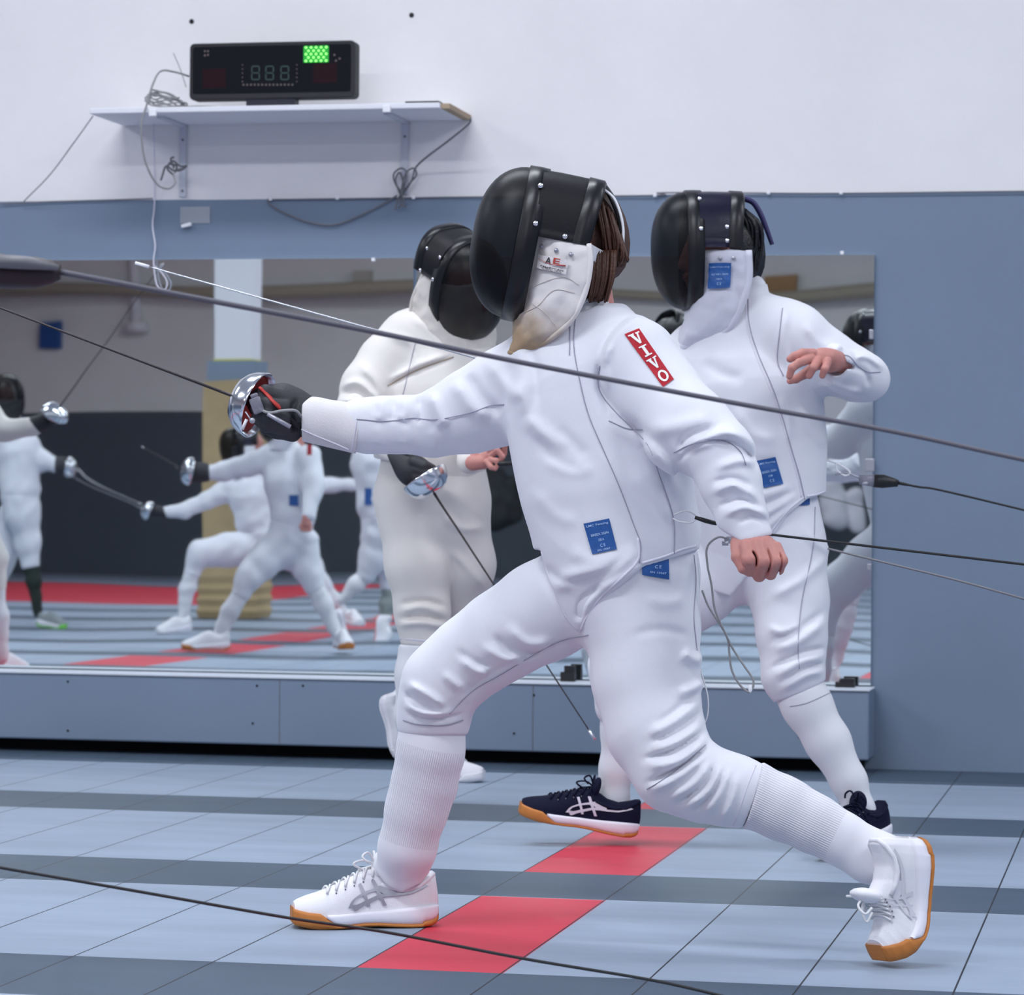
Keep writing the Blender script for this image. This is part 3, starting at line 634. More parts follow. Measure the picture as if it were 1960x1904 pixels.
def mask(parent, c, f, u, H=.15, dome=.105, Wd=.112, back=.118, bib=None, bibmat=None, trimmat=None, band=(.0, -.036), topb=None, lower=.95, panel_low=.005, rivets=True, side=1, nm='fencing_mask', pipe=.0055):
    """c centre on the rim plane, f forwards (face), u up; bib: rows (front, back, up, halfwidth) in metres"""
    c = np.array(c, float); f = nrm(f); u = np.array(u, float); u = nrm(u-f*u.dot(f)); l = np.cross(u, f)
    P = lambda a, b, s_: c+f*a+u*b+l*s_
    V = []; nr, nc = 15, 44
    for i in range(nr):
        t = i/(nr-1)*math.pi/2
        for k in range(nc):
            ph = 2*math.pi*k/nc; cs, sn = math.cos(ph), math.sin(ph); e = .86
            rad = math.cos(t)**.8 if t < math.pi/2 else 0
            hh = H*(1 if sn > 0 else lower)
            V.append(P(dome*math.sin(t)*(1+.06*sn*math.cos(t)), hh*rad*math.copysign(abs(sn)**e, sn)+.0*t, Wd*rad*math.copysign(abs(cs)**e, cs)))
    mb = MB().add(V, grid_faces(nr, nc, True)); m0 = mb.build(nm, M_mesh, parent)
    def ringpts(a, sc_, p0, p1, n, e=.8, tb=0.):
        o = []
        for k in range(n):
            ph = p0+(p1-p0)*k/(n-1); cs, sn = math.cos(ph), math.sin(ph); hh = H*(1 if sn > 0 else lower)
            o.append(P(a+tb*sn, sc_*hh*math.copysign(abs(sn)**e, sn), sc_*Wd*math.copysign(abs(cs)**e, cs)))
        return o
    tm = trimmat or M_panelv
    V = []; n = 48
    for a, s_ in ((band[0]+.004, 1.0), (band[0]+.003, 1.03), ((band[0]+band[1])/2, 1.035), (band[1], 1.03), (band[1], 1.0)): V += ringpts(a, s_, 0, 2*math.pi*(n-1)/n, n, .86)
    MB().add(V, grid_faces(5, n, True)).build('rim_band', M_black, m0)
    # top and side panel: over the head, open at the back
    V = []; n = 40; p0 = math.asin(max(-.5, panel_low/H)); rows = [(band[1]+.012, 1.0, 0), (-.06, 1.005, 0), (-back*.8, 1.0, 0), (-back, .985, 0), (-back, .95, 0), (-back*.8, .965, 0), (-.06, .97, 0), (band[1]+.012, .965, 0)]
    for a, s_, tb in rows: V += ringpts(a, s_, p0, math.pi-p0, n, .72, tb if tb else (-.012 if a < -.08 else 0))
    mb = MB().add(V, grid_faces(len(rows), n)+[(0, n*7, n*6, n), (n, n*6, n*5, n*2), (n*2, n*5, n*4, n*3), (n-1, n*2-1, n*7-1, n*8-1), (n*2-1, n*3-1, n*6-1, n*7-1), (n*3-1, n*4-1, n*5-1, n*6-1)]); mb.build('side_trim', tm, m0)
    V = []
    for a, s_ in ((-back+.028, 1.005), (-back+.027, 1.022), (-back-.002, 1.012), (-back-.006, .98), (-back-.002, .95)): V += ringpts(a, s_, p0, math.pi-p0, n, .72, -.012)
    MB().add(V, grid_faces(5, n)).build('edge_binding', M_black, m0)
    if rivets:
        for (a, b) in rivets if isinstance(rivets, list) else [(-.028, .10), (-.028, .035), (-.09, .022), (-.09, .05)]:
            for s_ in (1, -1):
                e = .72; sn = min(.99, (b/H)**(1/e)); cs = math.sqrt(1-sn*sn); q = P(a, b, s_*Wd*(1.045 if a > band[1] else 1.006)*abs(cs)**e)
                MB().ell(q, [f*.0055, u*.0055, l*.0035]).build('rivet', M_rivet, m0)
    if bib:
        V = []; n = 40; R_ = crv(bib, 22)
        for (fr, bk, up, hw) in R_:
            for k in range(n):
                t = math.pi*k/(n-1); e = .75
                V.append(P(bk+(fr-bk)*math.sin(t)**.8, up, hw*math.copysign(abs(math.cos(t))**e, math.cos(t))))
        o = MB().add(V, grid_faces(len(R_), n)).build('bib', bibmat or M_cloth, m0); solid(o, .007, 0)
        tx = bpy.data.textures.new('quilt', 'CLOUDS'); tx.noise_scale = .04
        sb_ = o.modifiers.new('sub', 'SUBSURF'); sb_.levels = 1; sb_.render_levels = 1
        dm = o.modifiers.new('disp', 'DISPLACE'); dm.texture = tx; dm.strength = .013; dm.mid_level = .5
        # piping along the free edge
        E = [V[i*n] for i in range(len(R_))]+[V[(len(R_)-1)*n+k] for k in range(n)]+[V[i*n+n-1] for i in range(len(R_)-1, -1, -1)]
        MB().tube(E, pipe, 8).build('bib_piping', bibmat or M_cloth, m0)
    m0_frame = (c, f, u, l)
    return m0, m0_frame
def head_geo(c, f, u, s_=1., res=.0035, hair=True):
    """head with face in its own frame -> V,Q ; f facing direction"""
    c = np.array(c, float); f = nrm(f); u = np.array(u, float); u = nrm(u-f*u.dot(f)); l = np.cross(u, f)
    F_ = Field(6.0, res); E = lambda x, y, z, rx, ry, rz, ang=0, k=.012, sub=False: F_.ops.append(('e', np.array([x, y, z])*s_, (rx*s_, ry*s_, rz*s_), math.radians(ang), k*s_, sub))
    # local: x = forward, y = up, z = left
    E(-.015, .03, 0, .095, .095, .075); E(.02, -.02, 0, .065, .085, .058); E(.045, -.075, 0, .032, .028, .03, k=.03)   # skull, face, chin
    E(.083, -.008, 0, .018, .022, .011, 20, .012); E(.094, -.022, 0, .011, .010, .012, 0, .008); E(.078, .012, 0, .012, .02, .012)            # nose
    for z in (1, -1):
        E(.070, .017, .03*z, .014, .012, .016, 0, .008, True); E(.064, .012, .031*z, .0125, .0115, .0125, 0, .003)    # socket, eyeball
        E(.068, .034, .03*z, .012, .006, .02, 0, .01)                                                              # brow
        E(.06, -.02, .036*z, .016, .018, .016, 0, .02)                                                             # cheek
        E(-.012, .0, .077*z, .016, .030, .009, -8, .004); E(-.006, .0, .083*z, .008, .016, .006, 0, .004, True)      # ear
    E(.083, -.048, 0, .009, .006, .02, 0, .005); E(.080, -.058, 0, .009, .006, .017, 0, .005)                        # lips
    F_.ops.append(('c', np.array([-.03, -.05, 0])*s_, np.array([-.05, -.15, 0])*s_, .048*s_, .042*s_, 1., .03, False))
    lo = None
    V, Q = F_.build()
    # undo the camera frame used by Field
    L = (V-Cv) @ np.stack([Rv, Uv, Fv], 1)
    return c+L[:, 0:1]*f+L[:, 1:2]*u+L[:, 2:3]*l, Q, (c, f, u, l)
def head_bits(parent, fr, s_=1., hairm=None, long=0.):
    c, f, u, l = fr; P = lambda a, b, d: c+(f*a+u*b+l*d)*s_
    for z in (1, -1): MB().ell(P(.0745, .012, .031*z), [f*.004*s_, u*.0055*s_, l*.0055*s_], 10, 6).build('iris', M_eye, parent)
    MB().ell(P(.0855, -.053, 0), [f*.006*s_, u*.008*s_, l*.019*s_], 12, 8).build('lips', M_lip, parent)
    if hairm:
        V = []; nr, nc = 16, 36
        for i in range(nr):
            th = math.pi*i/(nr-1)
            for k in range(nc):
                ph = 2*math.pi*k/nc; x = math.sin(th)*math.cos(ph); z = math.sin(th)*math.sin(ph); y = math.cos(th); w = 1+.035*math.sin(7*ph+3*th)+.03*math.sin(13*ph)
                a = -.022+.104*x*w; b = .036+.104*y*w-long*max(0, -x)*max(0, .5-y); d = .084*z*w
                if x > .25 and y < .55: a = min(a, .0)
                V.append(P(a, b, d))
        MB().add(V, grid_faces(nr, nc, True)).build('hair', hairm, parent)

# ---- shoes
TS = [0, .02, .06, .12, .2, .3, .42, .52, .62, .72, .82, .9, .96, .99, 1.]
HW = [.014, .023, .029, .033, .035, .034, .033, .034, .038, .041, .041, .037, .029, .022, .014]
ZT = [.055, .088, .094, .086, .078, .082, .100, .094, .082, .070, .060, .054, .048, .043, .036]
SOLE = [.034, .036, .036, .035, .033, .030, .027, .026, .024, .023, .022, .023, .026, .028, .027]
SB = [.012, .006, .002, 0, 0, .001, .003, .003, .001, 0, 0, .002, .005, .007, .010]
def shoe(parent, heel, dx, up, L=.29, upper=None, gum=None, bend=0., lacem=None, stripem=None, sc_=1., side=1, style=0, span=.22, rf=False, detail=True, nm='shoe', xb=.66):
    dx = nrm(xf(dx, rf)); up = xf(up, rf); up = nrm(up-dx*up.dot(dx)); lat = np.cross(up, dx); heel = np.array(heel, float)
    if rf: heel = refl(heel)
    n = 300; xs = np.linspace(-.02, 1.05, n); dxx = (xs[1]-xs[0])*L; th = bend*np.clip((xs-xb)/span, 0, 1); cx = np.cumsum(np.cos(th))*dxx; cz = np.cumsum(np.sin(th))*dxx
    i0 = np.argmin(abs(xs)); cx -= cx[i0]; cz -= cz[i0]
    def T(t, y, z):
        a = np.interp(t, xs, th); X = np.interp(t, xs, cx)-math.sin(a)*z*sc_; Z = np.interp(t, xs, cz)+math.cos(a)*z*sc_
        return heel+dx*X+up*Z+lat*y*sc_
    g = lambda A, t: np.interp(t, TS, A)
    ts = np.unique(np.concatenate([np.linspace(0, 1, 46), np.linspace(.93, 1, 10), TS])); 
    def S(t, v, off=0.):   # upper surface, v 0..1 from one side over the top to the other
        ph = math.pi*v; e = .62 if .3 < t else .7; w = g(HW, t)+off; z0 = g(SOLE, t)-.004; zt = g(ZT, t)+off
        y = w*.97*math.copysign(abs(math.cos(ph))**e, math.cos(ph)); 
        if t > .25: y *= 1-.25*math.sin(ph)**2*min(1, (t-.25)*6)
        return T(t, y*side, z0+(zt-z0)*math.sin(ph)**.85)
    nv = 22; tsu = ts[ts <= .988]; V = [S(t, k/(nv-1)) for t in tsu for k in range(nv)]
    F = grid_faces(len(tsu), nv)+[tuple(range(nv)), tuple((len(tsu)-1)*nv+k for k in range(nv-1, -1, -1))]
    sh_ = MB().add(V, F).build(nm, upper or M_shoew, parent)
    def slabz(z0f, z1f, wf, mt, name, ts=ts):
        V = []; prof = [(0., 0.), (.9, -.0), (1., .25), (1.02, .5), (1., .8), (.96, 1.)]
        ring = []
        for t in ts:
            w = g(HW, t)*wf+.003; z0 = z0f(t); z1 = z1f(t); row = []
            for a, b in prof[1:]: row.append(T(t, w*a, z0+(z1-z0)*b))
            for a, b in prof[:0:-1]: row.append(T(t, -w*a, z0+(z1-z0)*b))
            V += row
        m_ = len(prof[1:])*2
        return MB().add(V, grid_faces(len(ts), m_, True)+[tuple(range(m_)), tuple((len(ts)-1)*m_+k for k in range(m_-1, -1, -1))]).build(name, mt, sh_)
    gumtop = lambda t: g(SB, t)+(.006 if t < .70 else .006+.021*min(1, (t-.70)/.12))+(.004 if t < .12 else 0)
    slabz(lambda t: g(SB, t), gumtop, 1.03, gum or M_gum, 'outsole')
    slabz(lambda t: min(gumtop(t)-.001, g(SOLE, t)-.002), lambda t: g(SOLE, t)+.002, 1.05, M_mid, 'midsole', ts[ts < .79])
    if not detail: return sh_
    lm = lacem or M_lacew
    mb = MB()
    for k in range(6):
        t = .46+.062*k; mb.tube([S(t+.01*math.sin(v*9), v, .0035) for v in np.linspace(.30, .70, 12)], .0024, 6)
        if k < 5: mb.tube([S(t+.062*(v-.3)/.4, v, .0025) for v in np.linspace(.3, .7, 12)], .0022, 6)
    k0 = S(.43, .5, .006)
    for (a, b, c_) in ((.03, .02, .03), (.045, .004, .012), (-.0, .018, -.03), (.03, -.012, -.02)):
        mb.tube(crv([k0, k0+dx*a*.5+up*(b+.006)+lat*c_*.5, k0+dx*a+up*b+lat*c_, k0+dx*a*.6+up*(b-.012)+lat*c_*1.1], 14), .0024, 6)
    mb.build('laces', lm, sh_)
    tg = T(.41, 0, .102); mb = MB().ell(tg, [dx*.012*sc_-up*.004, lat*.024*sc_, (up*.028+dx*-.002)*sc_], 16, 10); mb.build('tongue', upper or M_shoew, sh_)
    # padded collar round the ankle opening
    mb = MB().tube([S(t, v, .001) for t, v in [(.40, .22), (.33, .22), (.24, .23), (.14, .25), (.07, .30), (.035, .42), (.035, .58), (.07, .7), (.14, .76), (.24, .78), (.33, .78), (.40, .78)]], .0045, 8); mb.build('collar', upper or M_shoew, sh_)
    # crossing stripe emblem, on both sides
    for sd in (0, 1):
        mb = MB(); q = lambda v: v if sd == 0 else 1-v
        def strip(path, w0, w1):
            C = crv(path, 20); Vs = []
            for i, (t, v) in enumerate(C):
                w = w0+(w1-w0)*i/19; d = C[min(i+1, 19)]-C[max(i-1, 0)]; nx, ny = -d[1]*2.6, d[0]/2.6; ln = math.hypot(nx*L, ny*.09)+1e-9
                for s2 in (-1, 1): Vs.append(S(t+s2*nx/ln*w/1., q(min(.45, max(0.01, v+s2*ny/ln*w*2.2))), .0030))
            mb.add(Vs, grid_faces(20, 2))
        strip([(.09, .215), (.20, .185), (.32, .15), (.45, .10), (.55, .065), (.60, .055)], .003, .0035)
        strip([(.30, .17), (.42, .17), (.52, .15), (.59, .12), (.62, .06)], .0012, .0035)
        strip([(.46, .26), (.43, .16), (.38, .05)], .0035, .0035)
        strip([(.55, .26), (.525, .16), (.49, .05)], .003, .003)
        mb.build('stripe_emblem', stripem or M_silver, sh_)
    mb = MB()
    for k in range(5):
        for v in (.27, .73): mb.ell(S(.46+.062*k, v, .001), [dx*.0018, up*.0018, lat*.0018], 8, 5)
    mb.build('eyelets', M_cable, sh_)
    return sh_
# ---- epee
def epee(label, guard_c, ax, tip, detail=True, bl=M_blade, r0=.0034, rgu=.066, nm='epee', grp=None, depth=.052, guardmat=None, gripv=None):
    """guard_c: rim centre; ax: direction from the hand through the guard; tip: end of blade"""
    guard_c = np.array(guard_c, float); ax = nrm(ax); tip = np.array(tip, float)
    t = thing(nm, label, 'sword', guard_c, grp)
    prof = [(rgu, -.001), (rgu*1.02, .001), (rgu*1.0, .006), (rgu*.96, .018), (rgu*.86, .031), (rgu*.68, .043), (rgu*.42, depth-.002), (rgu*.15, depth), (0, depth)]
    prof_in = [(0, depth-.003), (rgu*.4, depth-.005), (rgu*.66, .040), (rgu*.84, .028), (rgu*.94, .016), (rgu*.98, .004), (rgu, -.001)]
    MB().lathe(prof+prof_in, guard_c, ax, 48).build('guard', guardmat or M_steel, t)
    MB().lathe([(0, depth-.008), (rgu*.5, depth-.011), (rgu*.82, .026), (rgu*.86, .012), (rgu*.83, .012), (rgu*.5, depth-.015), (0, depth-.012)], guard_c, ax, 32).build('guard_pad', M_red, t)
    b0 = guard_c+ax*(depth-.002); P = [b0, b0+ax*.03]+[b0+(tip-b0)*k for k in (.15, .3, .5, .7, .85, .97)]
    MB().tube(crv(P, 40), np.interp(np.linspace(0, 1, 40), [0, .1, .5, 1], [r0*1.25, r0, r0*.7, r0*.5]), 6).build('blade', bl, t)
    d = nrm(tip-b0); MB().tube([b0+(tip-b0)*.968, tip+d*.004], [.0042, .0042], 10).build('point_tip', M_white if bl is M_bladel else M_steel, t)
    MB().tube([guard_c+ax*(depth-.012), guard_c-ax*.05, guard_c-ax*.10+np.array([0, 0, -.008])], [.008, .011, .009], 8).build('grip', M_blackm, t)
    return t
def glove_fist(mb_field_D0, pts): pass
def person_root(name, V, Q, mats, label, base, cat='person', midx=None):
    o = link(name, V, Q, mats, None, base, True, midx); setp(o, label, cat); return o
def part(name, fld, m_, parent):
    V, Q = fld.build(); o = link(name, V, Q, m_, parent); return o, V, Q
# ================================================================= THE LUNGING FENCER IN FRONT
D = 6.0
def mw(px, py, dd, D0=None): return W(px, py, (D0 or D)+dd)
# head
hc = mw(1092, 476, .02); hf = camdir(-.955, -.06, .22); hu = camdir(.17, .98, .05)
HV, HQ, hfr = head_geo(hc, hf, hu, .93)
# bare left fist
def fist_main():
    F = Field(D, .0016)
    F.chain([(1428, 985, -.245, 30), (1434, 1022, -.25, 30)], .8, .01)
    F.chain([(1434, 1022, -.25, 31), (1440, 1048, -.262, 36), (1458, 1062, -.262, 34)], .75, .012)
    F.ell((1462, 1056, -.262), 38, 26, 30, -12, .012)
    fing = [((1428, 1046), (1434, 1071), (1440, 1089), 14.5), ((1449, 1042), (1458, 1075), (1453, 1101), 14.5), ((1470, 1042), (1480, 1075), (1475, 1098), 13.5), ((1486, 1047), (1496, 1073), (1490, 1090), 12)]
    for i, (a, b, c, r) in enumerate(fing):
        z = -.285
        F.chain([(a[0], a[1], z, r*.93), (b[0], b[1], z-.018, r)], .9, .003)
        F.chain([(b[0], b[1], z-.018, r), (c[0], c[1], z+.0, r*.86)], .9, .003)
        F.chain([(c[0], c[1], z+.0, r*.86), (c[0]-2, c[1]-14, z+.03, r*.8)], .9, .003)
    F.chain([(1408, 1040, -.265, 10), (1411, 1066, -.285, 11.5)], .9, .008)
    F.chain([(1411, 1066, -.285, 11.5), (1422, 1088, -.292, 9.5), (1434, 1096, -.285, 8)], .9, .003)
    # creases between the curled fingers
    F.ridge([(1444, 1042), (1450, 1068), (1444, 1096)], 1.6, -.0035); F.ridge([(1466, 1050), (1470, 1072), (1462, 1103)], 1.6, -.0035)
    F.ridge([(1486, 1050), (1490, 1072), (1484, 1100)], 1.6, -.0035); F.ridge([(1416, 1048), (1424, 1062), (1424, 1080)], 1.8, -.004)
    return F.build(.004)
FV, FQ = fist_main()
bd = Field(D, .008)
bd.chain([(1112, 560, .02, 30), (1115, 640, .03, 55), (1130, 760, .03, 120), (1155, 900, .03, 125), (1185, 1030, .02, 115), (1190, 1080, .02, 110)], .62, .03)
bd.chain([(1215, 700, -.05, 55), (1300, 810, -.12, 52), (1385, 890, -.2, 42), (1428, 990, -.245, 27), (1434, 1025, -.25, 26)], .85, .02)
bd.chain([(1010, 745, .07, 50), (900, 785, .11, 48), (820, 808, .14, 40), (640, 805, .16, 28), (560, 795, .17, 26)], .85, .02)
bd.chain([(1150, 1120, .05, 85), (960, 1220, .10, 58), (845, 1310, .13, 46), (822, 1450, .16, 42), (775, 1640, .19, 26), (765, 1690, .21, 20)], .85, .02)
bd.chain([(1225, 1140, -.01, 90), (1250, 1350, -.05, 68), (1295, 1480, -.09, 52), (1500, 1548, -.15, 40), (1670, 1632, -.19, 30), (1715, 1670, -.2, 28)], .85, .02)
BV, BQ = bd.build()
V, Q = merge([(BV, BQ), (HV, HQ), (FV, FQ)])
base = onZ(1180, 1800)
P1 = person_root('person', V, Q, [M_skin], 'person in white lunging leftward in front, black mask, red patch on the sleeve', base)
head_bits(P1, hfr, .90, M_hairb, .03)
# hair strands falling behind the mask strap
mb = MB()
for k in range(110):
    a = k/109; x0 = 1142+a*44; y0 = 388+60*a*a+rnd.uniform(-5, 5); z = rnd.uniform(-.05, .05)
    mb.tube(crv([mw(x0, y0, z), mw(x0+10+6*a, y0+50, z-.01), mw(1160+34*a+rnd.uniform(-4, 4), 480+rnd.uniform(-10, 26), z), mw(1172+18*a+rnd.uniform(-6, 6), 500+rnd.uniform(0, 12), z)], 10), np.linspace(.0045, .001, 10), 5)
for k in range(150):
    a = k/149; z = rnd.uniform(-.06, .05); mb.tube(crv([mw(1120+58*a, 480, z), mw(1120+54*a, 530, z-.01), mw(1116+46*a, 572+rnd.uniform(-6, 8), z)], 8), np.linspace(.0055, .002, 8), 5)
mb.build('hair_strands', M_hairb, P1)
# mask
def toframe(c, f, u, D0):
    pass
MD = 6.0
mu = camdir(.19, .98, 0); mf = camdir(-.975, .19*-1+.0, .12)
mf = camdir(-.98, .19, .02)
mc = W(990, 466, MD)
q = MD/FP
def bibrow(f_px, b_px, hw):   # picture points of the bib's front and back edge -> local (a_front, a_back, up)
    fx, fy = f_px; bx, by = b_px
    la = lambda x, y: ((x-990)*-.982+(y-466)*-.19)*q; lu = lambda x, y: ((x-990)*.19-(y-466)*.982)*q
    return (la(fx, fy), la(bx, by), (lu(fx, fy)+lu(bx, by))/2, hw)
M_bib1 = tone_mat('soiled_bib', (.78, .74, .74), (.40, .28, .17), tuple(-Uv*.8-Rv*.6), (-Uv*.8-Rv*.6).dot(W(1050, 560, MD)), (-Uv*.8-Rv*.6).dot(W(995, 665, MD)))
rows = [bibrow((1004, 450), (1122, 476), .104), bibrow((1003, 500), (1127, 505), .108), bibrow((991, 560), (1117, 556), .104), bibrow((985, 615), (1092, 602), .094), bibrow((985, 650), (1052, 642), .075), bibrow((974, 686), (1003, 668), .030)]
mk, mfr = mask(P1, mc, mf, mu, H=.147, dome=.088, Wd=.106, back=.128, bib=rows, bibmat=M_bib1, rivets=[(-.022, .108), (-.026, .035), (-.085, .022)], lower=.98)
# bib printed label, studs
def plane_label(c, f, u, x, y, w, h, mats, lines, name, parent, off, D0, shapes=None, tilt=0):
    pass
bo = [o for o in mk.children if o.name.startswith('bib')][0]
def eval_bvh(o):
    dg = bpy.context.evaluated_depsgraph_get(); bpy.context.view_layer.update(); e = o.evaluated_get(dg); me = e.to_mesh(); mw_ = np.array(o.matrix_world)
    n = len(me.vertices); co = np.empty(n*3); me.vertices.foreach_get('co', co); co = co.reshape(-1, 3)+BASE[o.name]
    f = [tuple(p.vertices) for p in me.polygons]; e.to_mesh_clear(); return BVHTree.FromPolygons([tuple(v) for v in co], f)
Bb = eval_bvh(bo)
M_lab = mat('bib_label', (.72, .68, .70), .7); M_ink = mat('black_ink', (.02, .02, .03), .6); M_redink = mat('red_ink', (.5, .04, .02), .6)
cl = [(1033, 487), (1089, 499), (1083, 525), (1029, 513)]
cloth_label(Bb, cl, mk, [('A', .36, .30, .50, .17), ('AMERICAN', .5, .80, .12, .8), ('FENCING GEAR', .5, .93, .08, .7)], [M_lab, M_ink], 'label', .006)
cloth_label(Bb, [(1056, 492), (1084, 497), (1082, 510), (1054, 505)], mk, [('E', .4, .45, .8, .42)], [M_lab, M_redink], 'label_letter', .0064)
o = MB().tube([hit(Bb, x, y, .0085) for x, y in [(1033, 496), (1045, 502), (1060, 507), (1073, 508), (1083, 509)] if hit(Bb, x, y, .0085) is not None], [.0004, .0008, .0012, .002, .0022], 6, flat=.5).build('label_swoosh', M_redink, mk)
for (x, y) in ((1037, 471), (1065, 479), (1093, 487)):
    p = hit(Bb, x, y, .002)
    if p is not None: MB().lathe([(0, .004), (.004, .003), (.0045, 0)], p, -Fv, 12).build('snap_stud', M_silver, mk)
# quilting seams on the bib
for pth in ([(1003, 560), (1040, 540), (1080, 530), (1108, 545)], [(998, 600), (1030, 585), (1060, 555), (1100, 560)], [(1018, 580), (1045, 600), (1062, 622)]): seam(Bb, pth, mk, .0006, mat('bib_seam', (.66, .60, .56), .9), 'seam', 30, .001)
# back spring, strap
mb = MB().tube(crv([mw(1152, 350, -.02, MD), mw(1172, 380, -.03, MD), mw(1188, 425, -.03, MD), mw(1190, 478, -.03, MD)], 24), .012, 8, flat=.4); mb.build('back_tongue', M_black, mk)
mb = MB().tube(crv([mw(1156, 362, -.044, MD), mw(1178, 384, -.046, MD), mw(1192, 430, -.046, MD), mw(1192, 476, -.044, MD)], 24), .0026, 8); mb.build('tongue_binding', M_white, mk)
strap = MB(); 
V = []
for (x, y0, y1, z) in ((1124, 462, 510, -.092), (1140, 472, 518, -.088), (1158, 482, 527, -.07), (1168, 488, 524, -.045), (1172, 492, 520, -.01), (1172, 492, 520, .03)):
    V += [mw(x, y0, z+.02, MD), mw(x-4, y1, z+.02, MD)]
o = MB().add(V, grid_faces(6, 2)).build('elastic_strap', M_cloth, mk); solid(o, .003)

# ---- jacket
J = Field(D, .0036)
J.chain([(1190, 1090, .0, 138), (1185, 1040, .0, 143), (1160, 930, .0, 154), (1135, 820, .01, 152), (1120, 740, .01, 140), (1105, 690, .02, 112), (1105, 640, .02, 85)], .72, .05)
J.chain([(1128, 577, .0, 36), (1118, 625, .01, 55)], .95, .02)
J.chain([(1010, 745, .07, 82), (955, 765, .09, 84), (895, 790, .11, 73), (830, 812, .14, 56), (750, 813, .15, 49), (704, 815, .155, 45), (690, 814, .155, 40), (640, 811, .155, 34)], .9, .03)
J.chain([(1085, 680, .03, 70), (1005, 715, .06, 62)], .9, .05)
J.chain([(1150, 655, .0, 80), (1215, 695, -.06, 78), (1262, 755, -.1, 74), (1318, 822, -.16, 76), (1372, 862, -.2, 68)], .9, .035)
J.chain([(1372, 868, -.2, 62), (1398, 925, -.22, 60), (1420, 985, -.24, 50), (1436, 1026, -.25, 43)], .9, .006)
# trouser-top volume the flap lies on
J.chain([(1185, 1060, .0, 142), (1150, 1120, .02, 118), (1110, 1160, .02, 80)], .76, .05)
# sleeve opening at the cuff and the neck opening
J.chain([(1439, 1046, -.252, 34), (1438, 1034, -.252, 32)], .85, .004, True)
J.cut([(560, 560), (1120, 400), (1155, 556), (1104, 595), (1108, 602), (1150, 583), (1600, 560), (1475, 1016), (1400, 1034), (1345, 1000), (1336, 1050), (1224, 1084), (1150, 1150), (1124, 1190), (1110, 1213), (1080, 1180), (1048, 1105), (1034, 1052), (990, 1052), (560, 940)])
# folds: right sleeve
for pth, w, h in [([(722, 752), (726, 785), (718, 805)], 10, .004), ([(767, 750), (772, 785), (762, 805)], 11, .005), ([(745, 755), (749, 790), (742, 805)], 8, -.003), ([(797, 752), (802, 790), (792, 808)], 9, -.004), ([(820, 745), (838, 790), (852, 818)], 12, .006), ([(866, 722), (900, 775), (940, 802)], 14, .005), ([(893, 712), (922, 760), (960, 795)], 11, -.0045), ([(930, 682), (968, 740), (1002, 768)], 14, .005), ([(716, 808), (722, 838), (720, 852)], 11, .002), ([(768, 808), (774, 836), (770, 852)], 11, .002), ([(822, 815), (832, 845), (830, 862)], 12, .002), ([(985, 650), (1000, 720), (1005, 800)], 16, .0045), ([(1014, 660), (1026, 720), (1024, 790)], 10, -.003),
                  # torso
                  ([(1000, 800), (1040, 830), (1090, 860)], 16, .004), ([(1060, 820), (1095, 850), (1120, 880)], 12, -.003), ([(1040, 880), (1090, 900), (1140, 900)], 14, .003), ([(1230, 850), (1275, 905), (1300, 960)], 12, .004), ([(1200, 900), (1250, 950), (1290, 1000)], 16, .003), ([(1050, 1130), (1100, 1100), (1180, 1080), (1215, 1040)], 16, .007), ([(1040, 1080), (1080, 1110), (1150, 1095), (1205, 1050)], 9, -.004), ([(1100, 1205), (1130, 1140), (1200, 1095), (1222, 1070)], 9, .005), ([(1105, 1190), (1115, 1150), (1150, 1115)], 7, -.007), ([(1085, 1050), (1130, 1070), (1190, 1060)], 14, .003),
                  ([(1150, 800), (1215, 860), (1285, 965)], 14, .003), ([(1180, 795), (1250, 852), (1312, 935)], 10, -.003), ([(1140, 860), (1190, 920), (1260, 1010)], 12, .002), ([(978, 700), (1005, 790), (1060, 860)], 14, .003), ([(1020, 830), (1060, 880), (1120, 905)], 10, -.0025), ([(1010, 930), (1060, 985), (1110, 1000)], 14, .002),
                  ([(1222, 596), (1165, 640), (1144, 700), (1150, 752), (1185, 800)], 5, -.0028), ([(1240, 600), (1180, 645), (1158, 700), (1164, 750)], 8, .0022), ([(1283, 890), (1318, 856), (1372, 848), (1412, 868), (1432, 905)], 4.5, -.0045), ([(1285, 872), (1320, 840), (1378, 832), (1420, 852), (1440, 890)], 8, .0035),
                  # left sleeve
                  ([(1155, 690), (1145, 740), (1165, 800)], 10, -.005), ([(1165, 660), (1150, 700), (1155, 760)], 9, .004), ([(1225, 690), (1262, 730), (1275, 765)], 14, -.002), ([(1230, 830), (1290, 820), (1350, 805)], 16, .005), ([(1285, 870), (1310, 838), (1360, 822)], 8, -.006), ([(1290, 860), (1330, 850), (1372, 835), (1410, 850)], 10, .008), ([(1350, 900), (1395, 885), (1430, 890)], 8, .005), ([(1345, 925), (1385, 918), (1420, 935)], 6, -.004), ([(1345, 945), (1385, 930), (1430, 955)], 8, .006), ([(1355, 970), (1400, 955), (1440, 975)], 6, -.004), ([(1365, 985), (1405, 970), (1450, 985)], 7, .005), ([(1390, 1000), (1420, 988), (1455, 1000)], 5, -.003)]:
    J.ridge(pth, w, h)
J.noise = (.0016, 26, 3)
jk, JV, JQ = part('fencing_jacket', J, M_cloth, P1)
JB = bvh(JV, JQ)
